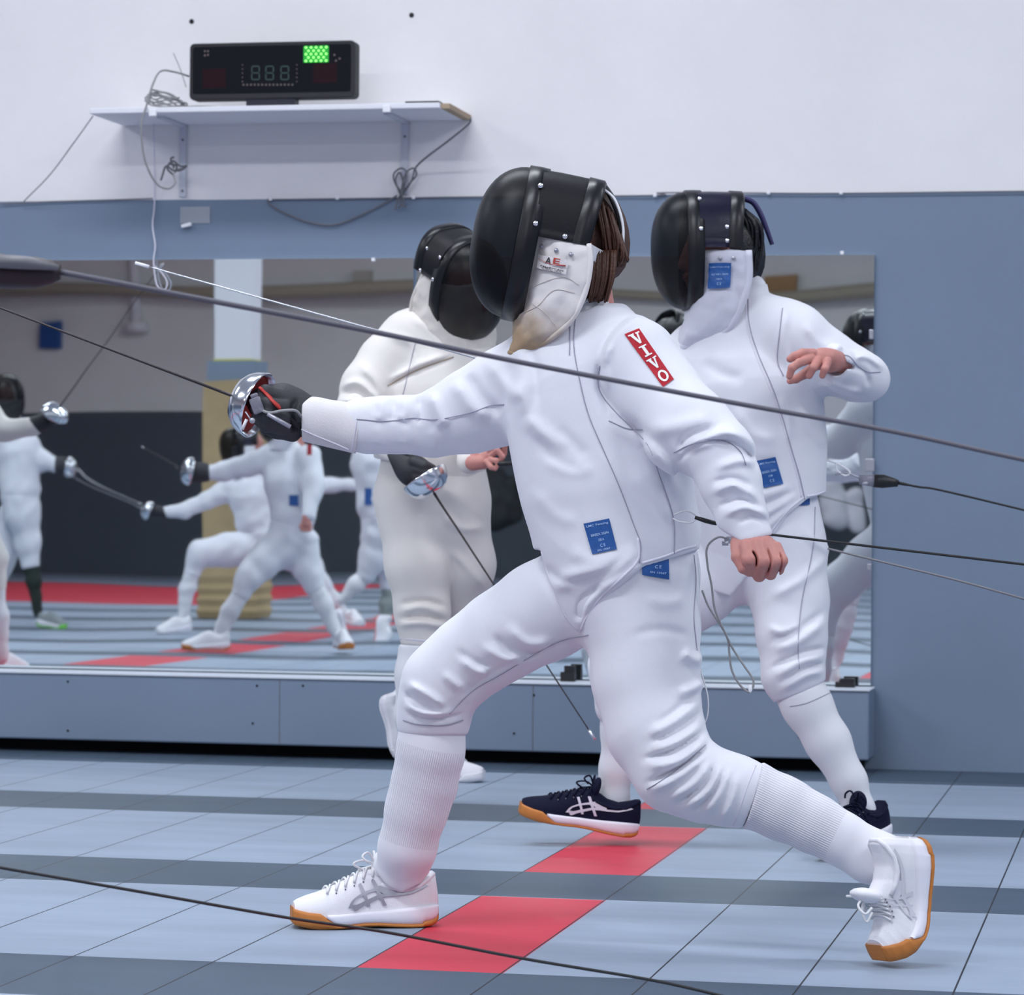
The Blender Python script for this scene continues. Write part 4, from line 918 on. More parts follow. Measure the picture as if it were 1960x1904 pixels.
for pth in ([(1103, 600), (1098, 660), (1108, 720), (1125, 790), (1150, 850), (1185, 930), (1215, 1010), (1226, 1040), (1224, 1078)], [(1092, 610), (1090, 680)], [(1148, 700), (1146, 745), (1180, 790), (1240, 850), (1262, 910), (1280, 960), (1290, 1000), (1290, 1060)], [(682, 802), (740, 806), (790, 800), (836, 803), (900, 790), (940, 776), (965, 774)], [(1290, 866), (1330, 848), (1380, 842), (1415, 862), (1428, 890)], [(1165, 805), (1200, 820), (1230, 822)]):
    seam(JB, pth, jk, .00095, M_seam, 'seam')
# edge piping of the front flap and the hem
seam(JB, [(1222, 1030), (1222, 1070), (1190, 1106), (1150, 1143), (1124, 1180), (1112, 1205)], jk, .0032, M_piping, 'flap_piping', 50, -.001)
seam(JB, [(1228, 1078), (1270, 1066), (1305, 1052), (1332, 1045)], jk, .003, M_piping, 'hem_piping', 30, -.001)
seam(JB, [(1036, 1056), (1050, 1104), (1080, 1175), (1106, 1206)], jk, .0022, M_piping, 'flap_piping', 30, -.001)
# collar
mb = MB(); V = []; n = 30
for k in range(n):
    t = 2*math.pi*k/n; cx, sy = math.cos(t), math.sin(t)
    V += [mw(1126+30*cx, 564-14*cx, -.048*sy+.02), mw(1122+44*cx, 606-16*cx, -.060*sy+.02)]
V = np.array(V); mb.add(V, [((2*k), (2*k+1), (2*k+3) % (2*n), (2*k+2) % (2*n)) for k in range(n)]); o = mb.build('collar', M_cloth, jk); solid(o, .005, 0)
# sleeve cuff seam
# red patch with white letters V I V O
def poly_letters():
    S = []
    def quadr(a, b, c, d): S.append((np.array([a, b, c, d]), [(0, 1, 2, 3)]))
    def subq(a, b, c, d, n=3):
        a, b, c, d = map(np.array, (a, b, c, d)); Vs = []
        for j in range(n+1):
            for i in range(n+1): u, v = i/n, j/n; Vs.append((a*(1-u)+b*u)*(1-v)+(d*(1-u)+c*u)*v)
        S.append((np.array(Vs), [(j*(n+1)+i, j*(n+1)+i+1, (j+1)*(n+1)+i+1, (j+1)*(n+1)+i) for j in range(n) for i in range(n)]))
    def Vl(y0, h):
        y1 = y0+h
        subq((.2, y0), (.42, y0), (.60, y1), (.46, y1)); subq((.66, y0), (.78, y0), (.60, y1), (.50, y1)); subq((.12, y0), (.50, y0), (.50, y0+.022), (.12, y0+.022)); subq((.60, y0), (.88, y0), (.88, y0+.022), (.60, y0+.022))
    Vl(.045, .19); Vl(.52, .19)
    subq((.40, .29), (.60, .29), (.60, .46), (.40, .46)); subq((.24, .28), (.76, .28), (.76, .303), (.24, .303)); subq((.24, .447), (.76, .447), (.76, .47), (.24, .47))
    Vs = []; n = 24
    for k in range(n):
        t = 2*math.pi*k/n; Vs += [(.5+.36*math.cos(t), .86+.098*math.sin(t)), (.5+.2*math.cos(t), .86+.066*math.sin(t))]
    S.append((np.array(Vs), [(2*k, (2*k+2) % (2*n), (2*k+3) % (2*n), 2*k+1) for k in range(n)]))
    return S
cloth_label(JB, [(1195, 640), (1223, 629), (1290, 726), (1269, 741)], jk, [], [M_patchred, M_white], 'sleeve_patch', .0022, shapes=poly_letters(), n=14)
cloth_label(JB, [(1117, 1002), (1166, 992), (1181, 1051), (1134, 1061)], jk, [('LMC Fencing', .5, .12, .09, .84), ('BREEX 350N', .5, .42, .08, .68), ('158 A', .5, .60, .08, .22), ('C E', .5, .78, .10, .2), ('EN 13567', .5, .92, .06, .5)], None, 'label', .0022)
# ---- breeches
B = Field(D, .0042)
B.chain([(1190, 1030, .0, 130), (1190, 1090, .0, 134), (1180, 1130, .0, 118)], .72, .05)
B.chain([(1130, 1120, .04, 98), (1040, 1170, .07, 90), (960, 1218, .10, 80), (895, 1262, .12, 74), (846, 1306, .13, 70), (832, 1350, .14, 61), (829, 1388, .15, 59), (828, 1412, .15, 53)], .88, .035)
B.chain([(1222, 1120, -.01, 112), (1232, 1200, -.02, 104), (1236, 1300, -.04, 98), (1255, 1400, -.07, 88), (1292, 1474, -.10, 76), (1350, 1500, -.12, 68), (1412, 1514, -.135, 62), (1425, 1518, -.14, 60)], .88, .03)
B.cut([(700, 1020), (1034, 1050), (1040, 1000), (1345, 1000), (1500, 1100), (1500, 1400), (1446, 1462), (1402, 1590), (1180, 1700), (905, 1418), (860, 1414), (740, 1412), (700, 1300)])
for pth, w, h in [([(920, 1235), (965, 1262), (1010, 1262)], 10, .005), ([(965, 1195), (1010, 1232), (1060, 1228)], 12, .005), ([(940, 1215), (985, 1248), (1035, 1248)], 9, -.004), ([(880, 1260), (910, 1285), (935, 1290)], 9, .005), ([(870, 1245), (905, 1268), (950, 1280)], 8, -.003), ([(845, 1290), (868, 1310), (885, 1322)], 8, .004), ([(775, 1312), (815, 1332), (852, 1358)], 8, .007), ([(770, 1330), (800, 1352), (845, 1368)], 6, -.006), ([(770, 1350), (805, 1368), (870, 1372)], 8, .006), ([(775, 1368), (820, 1382), (885, 1372)], 5, -.005), ([(1030, 1080), (1060, 1130), (1110, 1200)], 10, -.004), ([(870, 1345), (960, 1280), (1100, 1222)], 5, -.002),
                  ([(1232, 1395), (1280, 1370), (1335, 1335)], 10, .006), ([(1245, 1380), (1290, 1350), (1330, 1315)], 7, -.004), ([(1240, 1425), (1290, 1405), (1338, 1375)], 9, .007), ([(1236, 1410), (1285, 1388), (1336, 1355)], 5, -.005), ([(1230, 1455), (1290, 1440), (1345, 1400)], 9, .008), ([(1225, 1440), (1280, 1422), (1340, 1390)], 5, -.006), ([(1235, 1500), (1290, 1470), (1345, 1425)], 8, .007), ([(1230, 1485), (1290, 1455), (1348, 1415)], 5, -.008), ([(1270, 1515), (1320, 1480), (1350, 1440)], 8, .006), ([(1300, 1530), (1345, 1495), (1370, 1445)], 8, .006), ([(1285, 1525), (1335, 1485), (1358, 1445)], 5, -.005), ([(1335, 1545), (1365, 1500), (1385, 1450)], 8, .005), ([(1318, 1540), (1355, 1495), (1378, 1450)], 5, -.004), ([(1365, 1560), (1388, 1510), (1400, 1460)], 7, .004),
                  ([(1300, 1240), (1320, 1255), (1345, 1262)], 10, .006), ([(1290, 1320), (1325, 1310), (1345, 1300)], 9, .006), ([(1200, 1210), (1260, 1200), (1320, 1215)], 9, -.002), ([(1225, 1140), (1270, 1150), (1310, 1142)], 12, .002)]:
    B.ridge(pth, w, h)
B.noise = (.0014, 24, 5)
br, BrV, BrQ = part('breeches', B, M_cloth, P1)
BB = bvh(BrV, BrQ)
for pth in ([(1328, 1062), (1332, 1110), (1328, 1180), (1334, 1245)], [(1126, 1215), (1060, 1232), (960, 1290), (910, 1318), (880, 1345), (860, 1366)], [(1350, 1425), (1300, 1470), (1260, 1498), (1238, 1510)]): seam(BB, pth, br, .0009)
seam(BB, [(772, 1378), (800, 1386), (850, 1388), (886, 1378)], br, .0012, M_seam, 'cuff_seam', 30)
seam(BB, [(1446, 1465), (1432, 1500), (1415, 1550), (1404, 1580)], br, .002, M_piping, 'cuff_piping', 30, -.0005)
cloth_label(BB, [(1228, 1072), (1279, 1066), (1280, 1109), (1229, 1100)], br, [('C E', .6, .45, .16, .24), ('EN 13567', .6, .75, .1, .6)], None, 'label', .003)
# ---- socks (knitted ribs)
def sock_mat(name, a, b, fr=240.):
    """ribbed knit: bump ribs running along a-b"""
    mt, nt, bb = nodes(name); bb.inputs['Base Color'].default_value = (.80, .79, .86, 1); bb.inputs['Roughness'].default_value = .9; bb.inputs['Sheen Weight'].default_value = .2
    ax = nrm(np.cross(nrm(np.array(b)-np.array(a)), -Fv)); g = nt.nodes.new('ShaderNodeNewGeometry'); d = nt.nodes.new('ShaderNodeVectorMath'); d.operation = 'DOT_PRODUCT'; nt.links.new(g.outputs['Position'], d.inputs[0]); d.inputs[1].default_value = tuple(ax)
    s1 = mth(nt, 'SINE', mth(nt, 'MULTIPLY', d.outputs['Value'], fr*6.283)); ay = nrm(np.array(b)-np.array(a)); d2 = nt.nodes.new('ShaderNodeVectorMath'); d2.operation = 'DOT_PRODUCT'; nt.links.new(g.outputs['Position'], d2.inputs[0]); d2.inputs[1].default_value = tuple(ay)
    v2 = d2.outputs['Value']; lo_, hi_ = sorted((float(ay.dot(a)), float(ay.dot(b)))); msk = mth(nt, 'MULTIPLY', mth(nt, 'GREATER_THAN', v2, lo_), mth(nt, 'LESS_THAN', v2, hi_))
    s2 = mth(nt, 'SINE', mth(nt, 'MULTIPLY', v2, 330*6.283)); h = mth(nt, 'MULTIPLY', mth(nt, 'ADD', s1, mth(nt, 'MULTIPLY', s2, .1)), msk)
    bp = nt.nodes.new('ShaderNodeBump'); bp.inputs['Strength'].default_value = .45; bp.inputs['Distance'].default_value = .0007; nt.links.new(h, bp.inputs['Height']); nt.links.new(bp.outputs[0], bb.inputs['Normal'])
    c = mixc(nt, mth(nt, 'MULTIPLY', mth(nt, 'LESS_THAN', s1, -.55), msk), (.76, .755, .82), (.62, .60, .67)); nt.links.new(c, bb.inputs['Base Color'])
    return mt
S1 = Field(D, .004); S1.chain([(828, 1390, .15, 64), (824, 1440, .15, 62), (812, 1500, .16, 60), (797, 1550, .165, 57), (780, 1620, .17, 53)], .9, .02); S1.chain([(780, 1620, .17, 53), (766, 1680, .205, 50), (764, 1728, .212, 47)], .64, .02)
S1.cut([(700, 1391), (820, 1400), (900, 1392), (860, 1672), (822, 1688), (800, 1712), (765, 1728), (735, 1718), (712, 1690), (690, 1660)])
part('sock', S1, sock_mat('front_sock_knit', mw(826, 1425, .15), mw(785, 1612, .17)), P1)
S2 = Field(D, .004); S2.chain([(1395, 1508, -.13, 60), (1430, 1518, -.14, 62), (1500, 1547, -.15, 59), (1560, 1577, -.165, 53), (1612, 1606, -.18, 48)], .9, .02); S2.chain([(1612, 1606, -.18, 48), (1665, 1638, -.19, 49), (1724, 1655, -.2, 53)], .72, .02)
S2.cut([(1449, 1440), (1402, 1600), (1680, 1760), (1800, 1640)])
part('sock', S2, sock_mat('rear_sock_knit', mw(1425, 1515, -.14), mw(1600, 1600, -.18)), P1)
# ---- shoes
hl = W(838, 1772, 6.16); shoe(P1, onZ(836, 1770)*np.array([1, 1, 0])+np.array([0, 0, .001]), nrm(onZ(553, 1769)-onZ(836, 1768))*np.array([1, 1, 0])+camdir(0, 0, .10), (0, 0, 1), .292, bend=.0, side=-1, sc_=1.14)
RT = mw(1763, 1602, -.21)
shoe(P1, RT, camdir(-.04, -1, .10), camdir(-.86, 0, .50), .268, bend=math.radians(58), sc_=1.18, xb=.42, span=.5, stripem=mat('pale_silver_print', (.62, .61, .68), .5))
# ---- glove, sword hand
G = Field(D, .0026)
G.chain([(600, 800, .16, 38), (560, 792, .165, 38), (530, 790, .165, 40)], .85, .02)
G.chain([(500, 770, .165, 28), (540, 772, .165, 34), (560, 780, .165, 34)], .9, .02)
for (pts) in ([(545, 815, .13, 17), (510, 812, .11, 15), (492, 800, .125, 12)], [(548, 800, .12, 17), (512, 795, .10, 15), (492, 782, .12, 13)], [(545, 782, .125, 17), (516, 776, .105, 15), (498, 765, .12, 13)], [(535, 762, .14, 17), (508, 752, .13, 16), (492, 758, .14, 12)]): G.chain(pts, .9, .004)
G.chain([(560, 830, .15, 16), (530, 826, .14, 13), (508, 822, .145, 10)], .9, .008)
G.ridge([(560, 755), (548, 790), (560, 830)], 6, -.004)
gl, GV, GQ = part('glove', G, M_glove, P1)
C_ = Field(D, .003); C_.chain([(560, 803, .165, 43), (600, 808, .16, 47), (685, 822, .155, 50), (700, 824, .155, 50)], .9, .01); C_.chain([(560, 803, .165, 37), (700, 822, .155, 44)], .9, .002, True)
C_.cut([(569, 750), (692, 768), (686, 800), (672, 866), (569, 842)], .002)
M_gcuff = mat('cream_glove_cuff', (.74, .71, .74), .75, bump=.3, bscale=300, var=.08, vscale=12)
co_, CV_, CQ_ = part('glove_cuff', C_, M_gcuff, gl)
CB = bvh(CV_, CQ_); seam(CB, [(568, 817), (600, 832), (640, 848), (668, 860)], gl, .0013, M_piping, 'cuff_seam'); seam(CB, [(691, 770), (684, 800), (673, 862)], gl, .0013, M_piping, 'cuff_edge')
GB = bvh(GV, GQ)
p = [hit(GB, x, y, .0015) for x, y in ((498, 742), (512, 756), (526, 772), (535, 780))]; p = [a for a in p if a is not None]
if len(p) > 2: MB().tube(crv(p, 14), .009, 8, flat=.35).build('red_finger_panel', M_red, gl)
# ---- epee of the lunging fencer
gc = mw(494, 776, .165); eax = camdir(-.90, .34, -.30)
e1 = epee('epee held by the lunging fencer in front, bright bell guard and long dark blade', gc, eax, mw(-330, 464, .25), r0=.0034, rgu=.066)
# clear plug, cord and lever behind the guard
o = bevel(MB().box((-.011, -.016, -.01), (.011, .016, .01), 0, [camdir(.94, .34, 0), camdir(-.34, .94, 0), camdir(0, 0, 1)], mw(492, 776, .09)).box((-.006, .016, -.008), (.009, .024, .008), 0, [camdir(.94, .34, 0), camdir(-.34, .94, 0), camdir(0, 0, 1)], mw(492, 776, .09)).build('socket_plug', M_clear, e1), .003)
MB().tube(crv([mw(495, 782, .085), mw(515, 790, .08), mw(540, 786, .085), mw(566, 786, .1), mw(578, 800, .13)], 24), .0028, 8).build('body_wire_end', M_grey, e1)
MB().tube([mw(512, 792, .08), mw(556, 817, .085)], .0042, 8).build('plug_lever', M_silver, e1)
MB().tube([mw(470, 788, .095), mw(480, 803, .085)], .0016, 6).ell(mw(483, 805, .083), [camdir(.006, 0, 0), camdir(0, .006, 0), camdir(0, 0, .003)], 10, 6).build('contact_screw', M_silver, e1)
MB().box((-.003, -.011, -.002), (.003, .011, .002), 0, [camdir(.9, -.4, 0), camdir(.4, .9, 0), camdir(0, 0, 1)], mw(468, 812, .095)).build('white_tab', M_white, e1)
# ---- body cord and reel wire at the back of the lunging fencer
M_strap = mat('elastic_loop_white', (.7, .7, .74), .8)
ring = thing('body_cord_clip', 'black snap clip on a white loop at the back of the lunging fencer jacket', 'clip', mw(1340, 992, -.12))
MB().tube(crv([mw(1290, 985, -.135), mw(1312, 978, -.14), mw(1328, 984, -.14), mw(1333, 992, -.14), mw(1322, 1000, -.14), mw(1300, 998, -.138), mw(1288, 992, -.135)], 30), .0016, 6).build('loop', M_strap, ring)
MB().tube([mw(1330, 990, -.14), mw(1352, 997, -.14), mw(1372, 1002, -.14)], [.0035, .0045, .004], 8).build('clip_body', M_wire, ring)
MB().tube(crv([mw(1372, 1002, -.14), mw(1378, 1008, -.14), mw(1386, 1010, -.14)], 10), .0012, 6).build('hook', M_silver, ring)
cord = thing('flat_cord', 'grey flat cord hanging in a long loop behind the lunging fencer hips', 'cord', mw(1390, 1320, .0))
pts = [(1395, 1032, -.05), (1375, 1028, -.05), (1354, 1046, -.05), (1354, 1080, -.05), (1362, 1120, -.04), (1368, 1165, -.03), (1385, 1205, -.02), (1402, 1240, 0), (1425, 1275, 0), (1442, 1302, 0), (1438, 1322, 0), (1428, 1322, 0), (1412, 1305, 0), (1400, 1280, 0), (1396, 1250, 0), (1392, 1220, 0), (1375, 1190, 0), (1356, 1160, .02), (1344, 1130, .03)]
MB().tube(crv([mw(*a) for a in pts], 90), .0042, 8, flat=.5).build('cord', M_grey, cord)
MB().ell(mw(1396, 1033, -.055), [camdir(.010, 0, 0), camdir(0, .007, 0), camdir(0, 0, .006)]).build('clear_plug', M_clear, cord)
MB().box((-.006, -.004, -.003), (.006, .004, .003), 0, [camdir(1, 0, 0), camdir(0, 1, 0), camdir(0, 0, 1)], mw(1388, 1040, -.06)).build('metal_tab', M_silver, cord)
MB().ell(mw(1436, 1318, -.003), [camdir(.004, 0, 0), camdir(0, .008, 0), camdir(0, 0, .003)]).build('heat_shrink', M_white, cord)
o = MB().tube(crv([mw(1335, 1262, .02), mw(1345, 1295, .02), mw(1355, 1335, .02), mw(1354, 1370, .02), mw(1344, 1395, .02), mw(1342, 1415, .01)], 30), .0052, 8, flat=.25).build('leg_tape', M_strap, P1)
# taut reel wires
o = MB().tube([mw(1440, 1015, .3), mw(1475, 1023, .3), mw(1960, 1080, .2), mw(2700, 1165, .1), mw(3900, 1306, .1)], .0026, 8).build('reel_wire', M_wire); setp(o, 'taut black wire running right from behind the lunging fencer wrist', 'wire')
o = MB().tube(crv([mw(1585, 1050, 1.0), mw(1700, 1078, .9), mw(1830, 1110, .8), mw(1960, 1146, .7), mw(2400, 1270, .5), mw(3000, 1430, .4), mw(3700, 1610, .3)], 50), .0024, 8).build('reel_wire', M_cable); setp(o, 'lowest thin dark wire slanting down to the right edge', 'wire')
# ---- blurred wire in the foreground with its plug
fg = thing('reel_plug', 'blurred dark plug at the left edge nearest the camera with its long grey wire', 'plug', W(50, 525, 4.2))
o = MB().tube([W(-45, 512, 4.2), W(10, 520, 4.2), W(70, 522, 4.2), W(100, 521, 4.2), W(116, 521, 4.2)], [.024, .023, .021, .016, .010], 16).build('plug_body', mat('dark_plum_plastic', (.02, .008, .012), .5), fg)
o = MB().tube([W(-10, 500, 4.17), W(50, 503, 4.17), W(112, 512, 4.18)], [.009, .009, .004], 10).build('plug_spring', M_cable, fg)
MB().tube(crv([W(112, 520, 4.2), W(400, 575, 4.3), W(700, 632, 4.4), W(1000, 694, 4.45), W(1400, 770, 4.5), W(1700, 824, 4.5), W(1960, 880, 4.5), W(2300, 950, 4.5), W(2750, 1043, 4.5), W(3200, 1136, 4.5)], 60), np.linspace(.0040, .0031, 60), 8).build('wire', mat('dull_wire', (.12, .115, .145), .6), fg)
o = MB().tube(crv([W(-200, 1622, 5.0), W(0, 1660, 5.0), W(260, 1705, 5.05), W(550, 1756, 5.1), W(740, 1784, 5.1), W(1000, 1834, 5.1), W(1250, 1876, 5.1), W(1400, 1910, 5.1)], 50), .0026, 8).build('low_wire', M_wire); setp(o, 'low dark wire stretched close above the floor across the bottom left', 'wire')
# ================================================================= SECOND FENCER (behind, right)
D2 = 7.7
def w2(px, py, dd=0.): return W(px, py, D2+dd)
hc = w2(1372, 492, .0); HV, HQ, hfr = head_geo(hc, camdir(-1, -.02, .12), camdir(.02, 1, 0), .93)
def hand2():
    F = Field(D2, .0017)
    F.chain([(1612, 690, -.16, 22), (1590, 690, -.22, 21), (1570, 688, -.24, 19)], .8, .01)
    F.ell((1575, 686, -.235), 28, 20, 22, 8, .01)
    F.chain([(1556, 676, -.25, 9.5), (1536, 676, -.27, 9), (1520, 682, -.275, 8), (1512, 687, -.275, 7)], .9, .003)
    F.chain([(1552, 686, -.262, 9.5), (1530, 694, -.30, 8.5), (1516, 704, -.305, 8), (1511, 720, -.30, 6.5)], .9, .0025)
    F.chain([(1566, 690, -.262, 9), (1556, 704, -.29, 8), (1549, 719, -.285, 6.5)], .9, .0025)
    F.chain([(1584, 692, -.262, 8.5), (1579, 706, -.285, 7.5), (1574, 719, -.28, 6)], .9, .0025)
    F.chain([(1560, 700, -.225, 10), (1540, 716, -.235, 9), (1524, 725, -.24, 8), (1512, 729, -.245, 6.5)], .9, .004)
    return F.build(.004)
FV, FQ = hand2()
b = Field(D2, .009)
b.chain([(1425, 560, 0, 32), (1425, 640, .02, 50), (1430, 760, .02, 100), (1445, 900, .02, 90), (1455, 1000, .02, 90)], .66, .03)
b.chain([(1500, 650, -.04, 44), (1580, 690, -.02, 40), (1650, 722, -.02, 32), (1620, 700, -.12, 22), (1600, 692, -.19, 17)], .85, .02)
b.chain([(1350, 680, .08, 44), (1230, 760, .0, 38), (1100, 740, -.25, 26), (1060, 728, -.33, 24)], .85, .02)
b.chain([(1490, 1030, .0, 66), (1505, 1180, -.06, 54), (1518, 1290, -.1, 40), (1590, 1430, -.12, 32), (1645, 1560, -.14, 24)], .85, .02)
b.chain([(1420, 1030, .03, 66), (1290, 1160, .02, 52), (1185, 1270, .03, 40), (1185, 1400, .05, 30), (1172, 1545, .06, 22)], .85, .02)
V, Q = merge([b.build(), (HV, HQ), (FV, FQ)])
P2 = person_root('person', V, Q, [M_skin], 'person in white standing behind on guard, bare hand raised, blue label on the bib', onZ(1400, 1630))
head_bits(P2, hfr, .93, M_hairk, .04)
mb = MB()
for k in range(46):
    a = k/45; z = rnd.uniform(-.05, .05); x0 = 1405+22*a
    mb.tube(crv([w2(x0, 392+14*a, z), w2(x0+22+6*a, 430, z-.01), w2(1424+34*a+rnd.uniform(-3, 3), 470+rnd.uniform(-5, 5), z), w2(1424+20*a+rnd.uniform(-5, 8), 500+rnd.uniform(-8, 26), z)], 9), np.linspace(.008, .002, 9), 5)
mb.build('hair_strands', M_hairk, P2)
q = D2/FP
def mk_rows(cx, cy, rows, q, ux=0., uy=1., ):
    """rows of picture points -> local coordinates of a mask whose up is (ux,uy) and whose face looks left"""
    fx, fy = -uy, ux
    la = lambda x, y: ((x-cx)*fx+-(y-cy)*fy)*q; lu = lambda x, y: ((x-cx)*ux-(y-cy)*uy)*q
    return [(la(*f), la(*b_), (lu(*f)+lu(*b_))/2, hw) for f, b_, hw in rows]
M_trimb = mat('dark_blue_black_trim', (.006, .005, .022), .3, bump=.2, bscale=60, spec=.4)
M_bib2 = mat('white_bib', (.66, .66, .76), .85, bump=.3, bscale=500, sheen=.3)
mc = W(1311, 480, D2)
mk2, _ = mask(P2, mc, camdir(-1, 0, .06), camdir(.0, 1, 0), pipe=.009, H=.144, dome=.083, Wd=.112, back=.122, bibmat=M_bib2, lower=1.0, panel_low=.0, trimmat=M_trimb,
    bib=mk_rows(1311, 480, [((1320, 482), (1422, 488), .108), ((1322, 540), (1423, 535), .108), ((1318, 590), (1412, 570), .104), ((1308, 630), (1392, 620), .09), ((1302, 654), (1362, 648), .06), ((1308, 664), (1332, 662), .025)], q),
    rivets=[(-.026, .12), (-.026, .045), (-.09, .05), (-.09, .016)])
bo = [o for o in mk2.children if o.name.startswith('bib')][0]; Bb = eval_bvh(bo)
cloth_label(Bb, [(1358, 503), (1400, 502), (1397, 551), (1356, 553)], mk2, [('LMCFencing', .5, .17, .07, .84), ('ACTIVE 1 350N', .5, .46, .07, .74), ('158 A', .5, .64, .07, .28), ('C E', .5, .82, .09, .2)], None, 'label', .007)
for x in (1349, 1378, 1404):
    p = hit(Bb, x, 494, .002)
    if p is not None: MB().lathe([(0, .004), (.0045, .003), (.005, 0)], p, -Fv, 12).build('snap_stud', M_silver, mk2)
M_vel = mat('violet_strap', (.03, .025, .11), .5)
mb = MB().tube(crv([w2(1424, 380), w2(1442, 388), w2(1456, 410), w2(1468, 440), w2(1478, 468)], 24), np.interp(np.linspace(0, 1, 24), [0, .5, 1], [.013, .013, .010]), 8, flat=.55); mb.build('back_tongue', M_vel, mk2)
# jacket
J = Field(D2, .0044)
J.chain([(1455, 990, .0, 118), (1448, 930, .0, 124), (1440, 840, .0, 134), (1432, 750, .0, 130), (1425, 690, .01, 108), (1425, 640, .01, 82)], .74, .05)
J.chain([(1440, 552, .0, 27), (1432, 600, .0, 42)], 1., .02)
J.chain([(1425, 622, 0, 60), (1490, 640, -.03, 66), (1520, 650, -.04, 64), (1580, 690, -.03, 56), (1640, 718, -.03, 47), (1662, 724, -.04, 41)], .9, .03)
J.chain([(1655, 722, -.05, 44), (1625, 712, -.12, 40), (1604, 700, -.17, 36)], .9, .012)
J.chain([(1598, 697, -.2, 23), (1608, 700, -.18, 21)], .9, .004, True)
J.chain([(1400, 640, .06, 60), (1340, 680, .08, 62), (1230, 765, .0, 52), (1110, 745, -.22, 42), (1075, 733, -.3, 38)], .9, .03)
J.chain([(1455, 1010, 0, 116), (1430, 1080, 0, 90), (1400, 1120, 0, 60)], .76, .04)
J.cut([(900, 560), (1400, 400), (1500, 400), (1900, 600), (1900, 800), (1600, 830), (1590, 938), (1538, 955), (1500, 985), (1440, 1080), (1395, 1140), (1330, 1120), (1300, 1000), (900, 820)])
for pth, w, h in [([(1500, 590), (1490, 660), (1510, 740)], 9, .004), ([(1530, 620), (1560, 660), (1600, 668)], 10, .004), ([(1505, 700), (1560, 690), (1600, 665)], 8, .006), ([(1620, 690), (1650, 690), (1685, 710)], 6, .005), ([(1600, 705), (1640, 715), (1655, 745)], 6, -.004), ([(1560, 735), (1600, 750), (1640, 755)], 7, .004), ([(1400, 780), (1430, 830), (1480, 850)], 12, .004), ([(1380, 850), (1430, 880), (1490, 885)], 10, -.003), ([(1380, 940), (1440, 950), (1510, 930)], 10, .005), ([(1400, 990), (1450, 985), (1520, 945)], 8, .006), ([(1390, 970), (1450, 968), (1510, 940)], 6, -.004), ([(1430, 1040), (1470, 1000), (1520, 960)], 6, .004), ([(1340, 690), (1380, 720), (1420, 730)], 12, -.003), ([(1520, 780), (1550, 820), (1575, 860)], 10, .003), ([(1480, 760), (1500, 800), (1500, 850)], 10, .003)]: J.ridge(pth, w, h)
J.noise = (.0018, 24, 11)
jk2, JV, JQ = part('fencing_jacket', J, M_cloth, P2); JB = bvh(JV, JQ)
for pth in ([(1432, 572), (1434, 620), (1452, 680), (1478, 740), (1498, 800), (1515, 860), (1530, 910), (1540, 955)], [(1498, 590), (1492, 640), (1488, 690), (1500, 720)], [(1605, 678), (1625, 682), (1642, 700), (1662, 712), (1685, 712)]): seam(JB, pth, jk2, .0012, M_seam)
seam(JB, [(1428, 575), (1430, 625), (1448, 684), (1474, 745), (1494, 805), (1511, 862), (1526, 912), (1534, 952)], jk2, .0025, M_piping, 'front_piping', 60, -.001)
seam(JB, [(1538, 952), (1505, 980), (1468, 1030), (1440, 1075)], jk2, .0032, M_piping, 'flap_piping', 30, -.001); seam(JB, [(1544, 950), (1565, 946), (1584, 938)], jk2, .0032, M_piping, 'hem_piping', 20, -.001)
cloth_label(JB, [(1446, 882), (1484, 874), (1499, 926), (1462, 934)], jk2, [('LMC Fencing', .5, .16, .08, .84), ('BREEX 350N', .5, .46, .08, .7), ('158', .5, .62, .07, .2), ('C E', .5, .80, .1, .22)], None, 'label', .003)
mb = MB(); V = []; n = 26
for k in range(n):
    t = 2*math.pi*k/n; V += [w2(1436+30*math.cos(t), 548-4*math.cos(t), -.042*math.sin(t)), w2(1436+38*math.cos(t), 588-10*math.cos(t), -.055*math.sin(t))]
o = MB().add(V, [((2*k), (2*k+1), (2*k+3) % (2*n), (2*k+2) % (2*n)) for k in range(n)]).build('collar', M_cloth, jk2); solid(o, .006, 0)
# breeches
B = Field(D2, .0052)
B.chain([(1457, 960, 0, 106), (1457, 1020, 0, 110), (1455, 1070, 0, 90)], .74, .04)
B.chain([(1500, 1060, -.02, 84), (1512, 1150, -.05, 70), (1516, 1220, -.08, 64), (1518, 1290, -.1, 56), (1530, 1325, -.1, 48)], .88, .03)
B.chain([(1420, 1060, .03, 80), (1330, 1130, .03, 70), (1240, 1210, .03, 60), (1185, 1275, .03, 54), (1182, 1350, .04, 44)], .88, .03)
B.cut([(1100, 900), (1700, 900), (1700, 1250), (1574, 1296), (1482, 1336), (1400, 1400), (1100, 1400)])
for pth, w, h in [([(1465, 1140), (1520, 1110), (1585, 1060)], 10, .005), ([(1470, 1240), (1520, 1220), (1575, 1180)], 9, .006), ([(1465, 1225), (1515, 1200), (1570, 1165)], 6, -.005), ([(1470, 1290), (1520, 1260), (1572, 1250)], 8, .007), ([(1465, 1275), (1515, 1245), (1570, 1235)], 5, -.006), ([(1480, 1315), (1530, 1285), (1570, 1278)], 7, .006), ([(1480, 1302), (1525, 1273), (1568, 1265)], 4, -.005), ([(1460, 1195), (1490, 1205), (1530, 1190)], 7, .004), ([(1530, 1010), (1560, 1040), (1590, 1060)], 9, .004)]: B.ridge(pth, w, h)
B.noise = (.002, 22, 9)
br2, BrV, BrQ = part('breeches', B, M_cloth, P2); BB = bvh(BrV, BrQ)
cloth_label(BB, [(1525, 948), (1549, 944), (1549, 966), (1527, 968)], br2, [], None, 'label', .003)
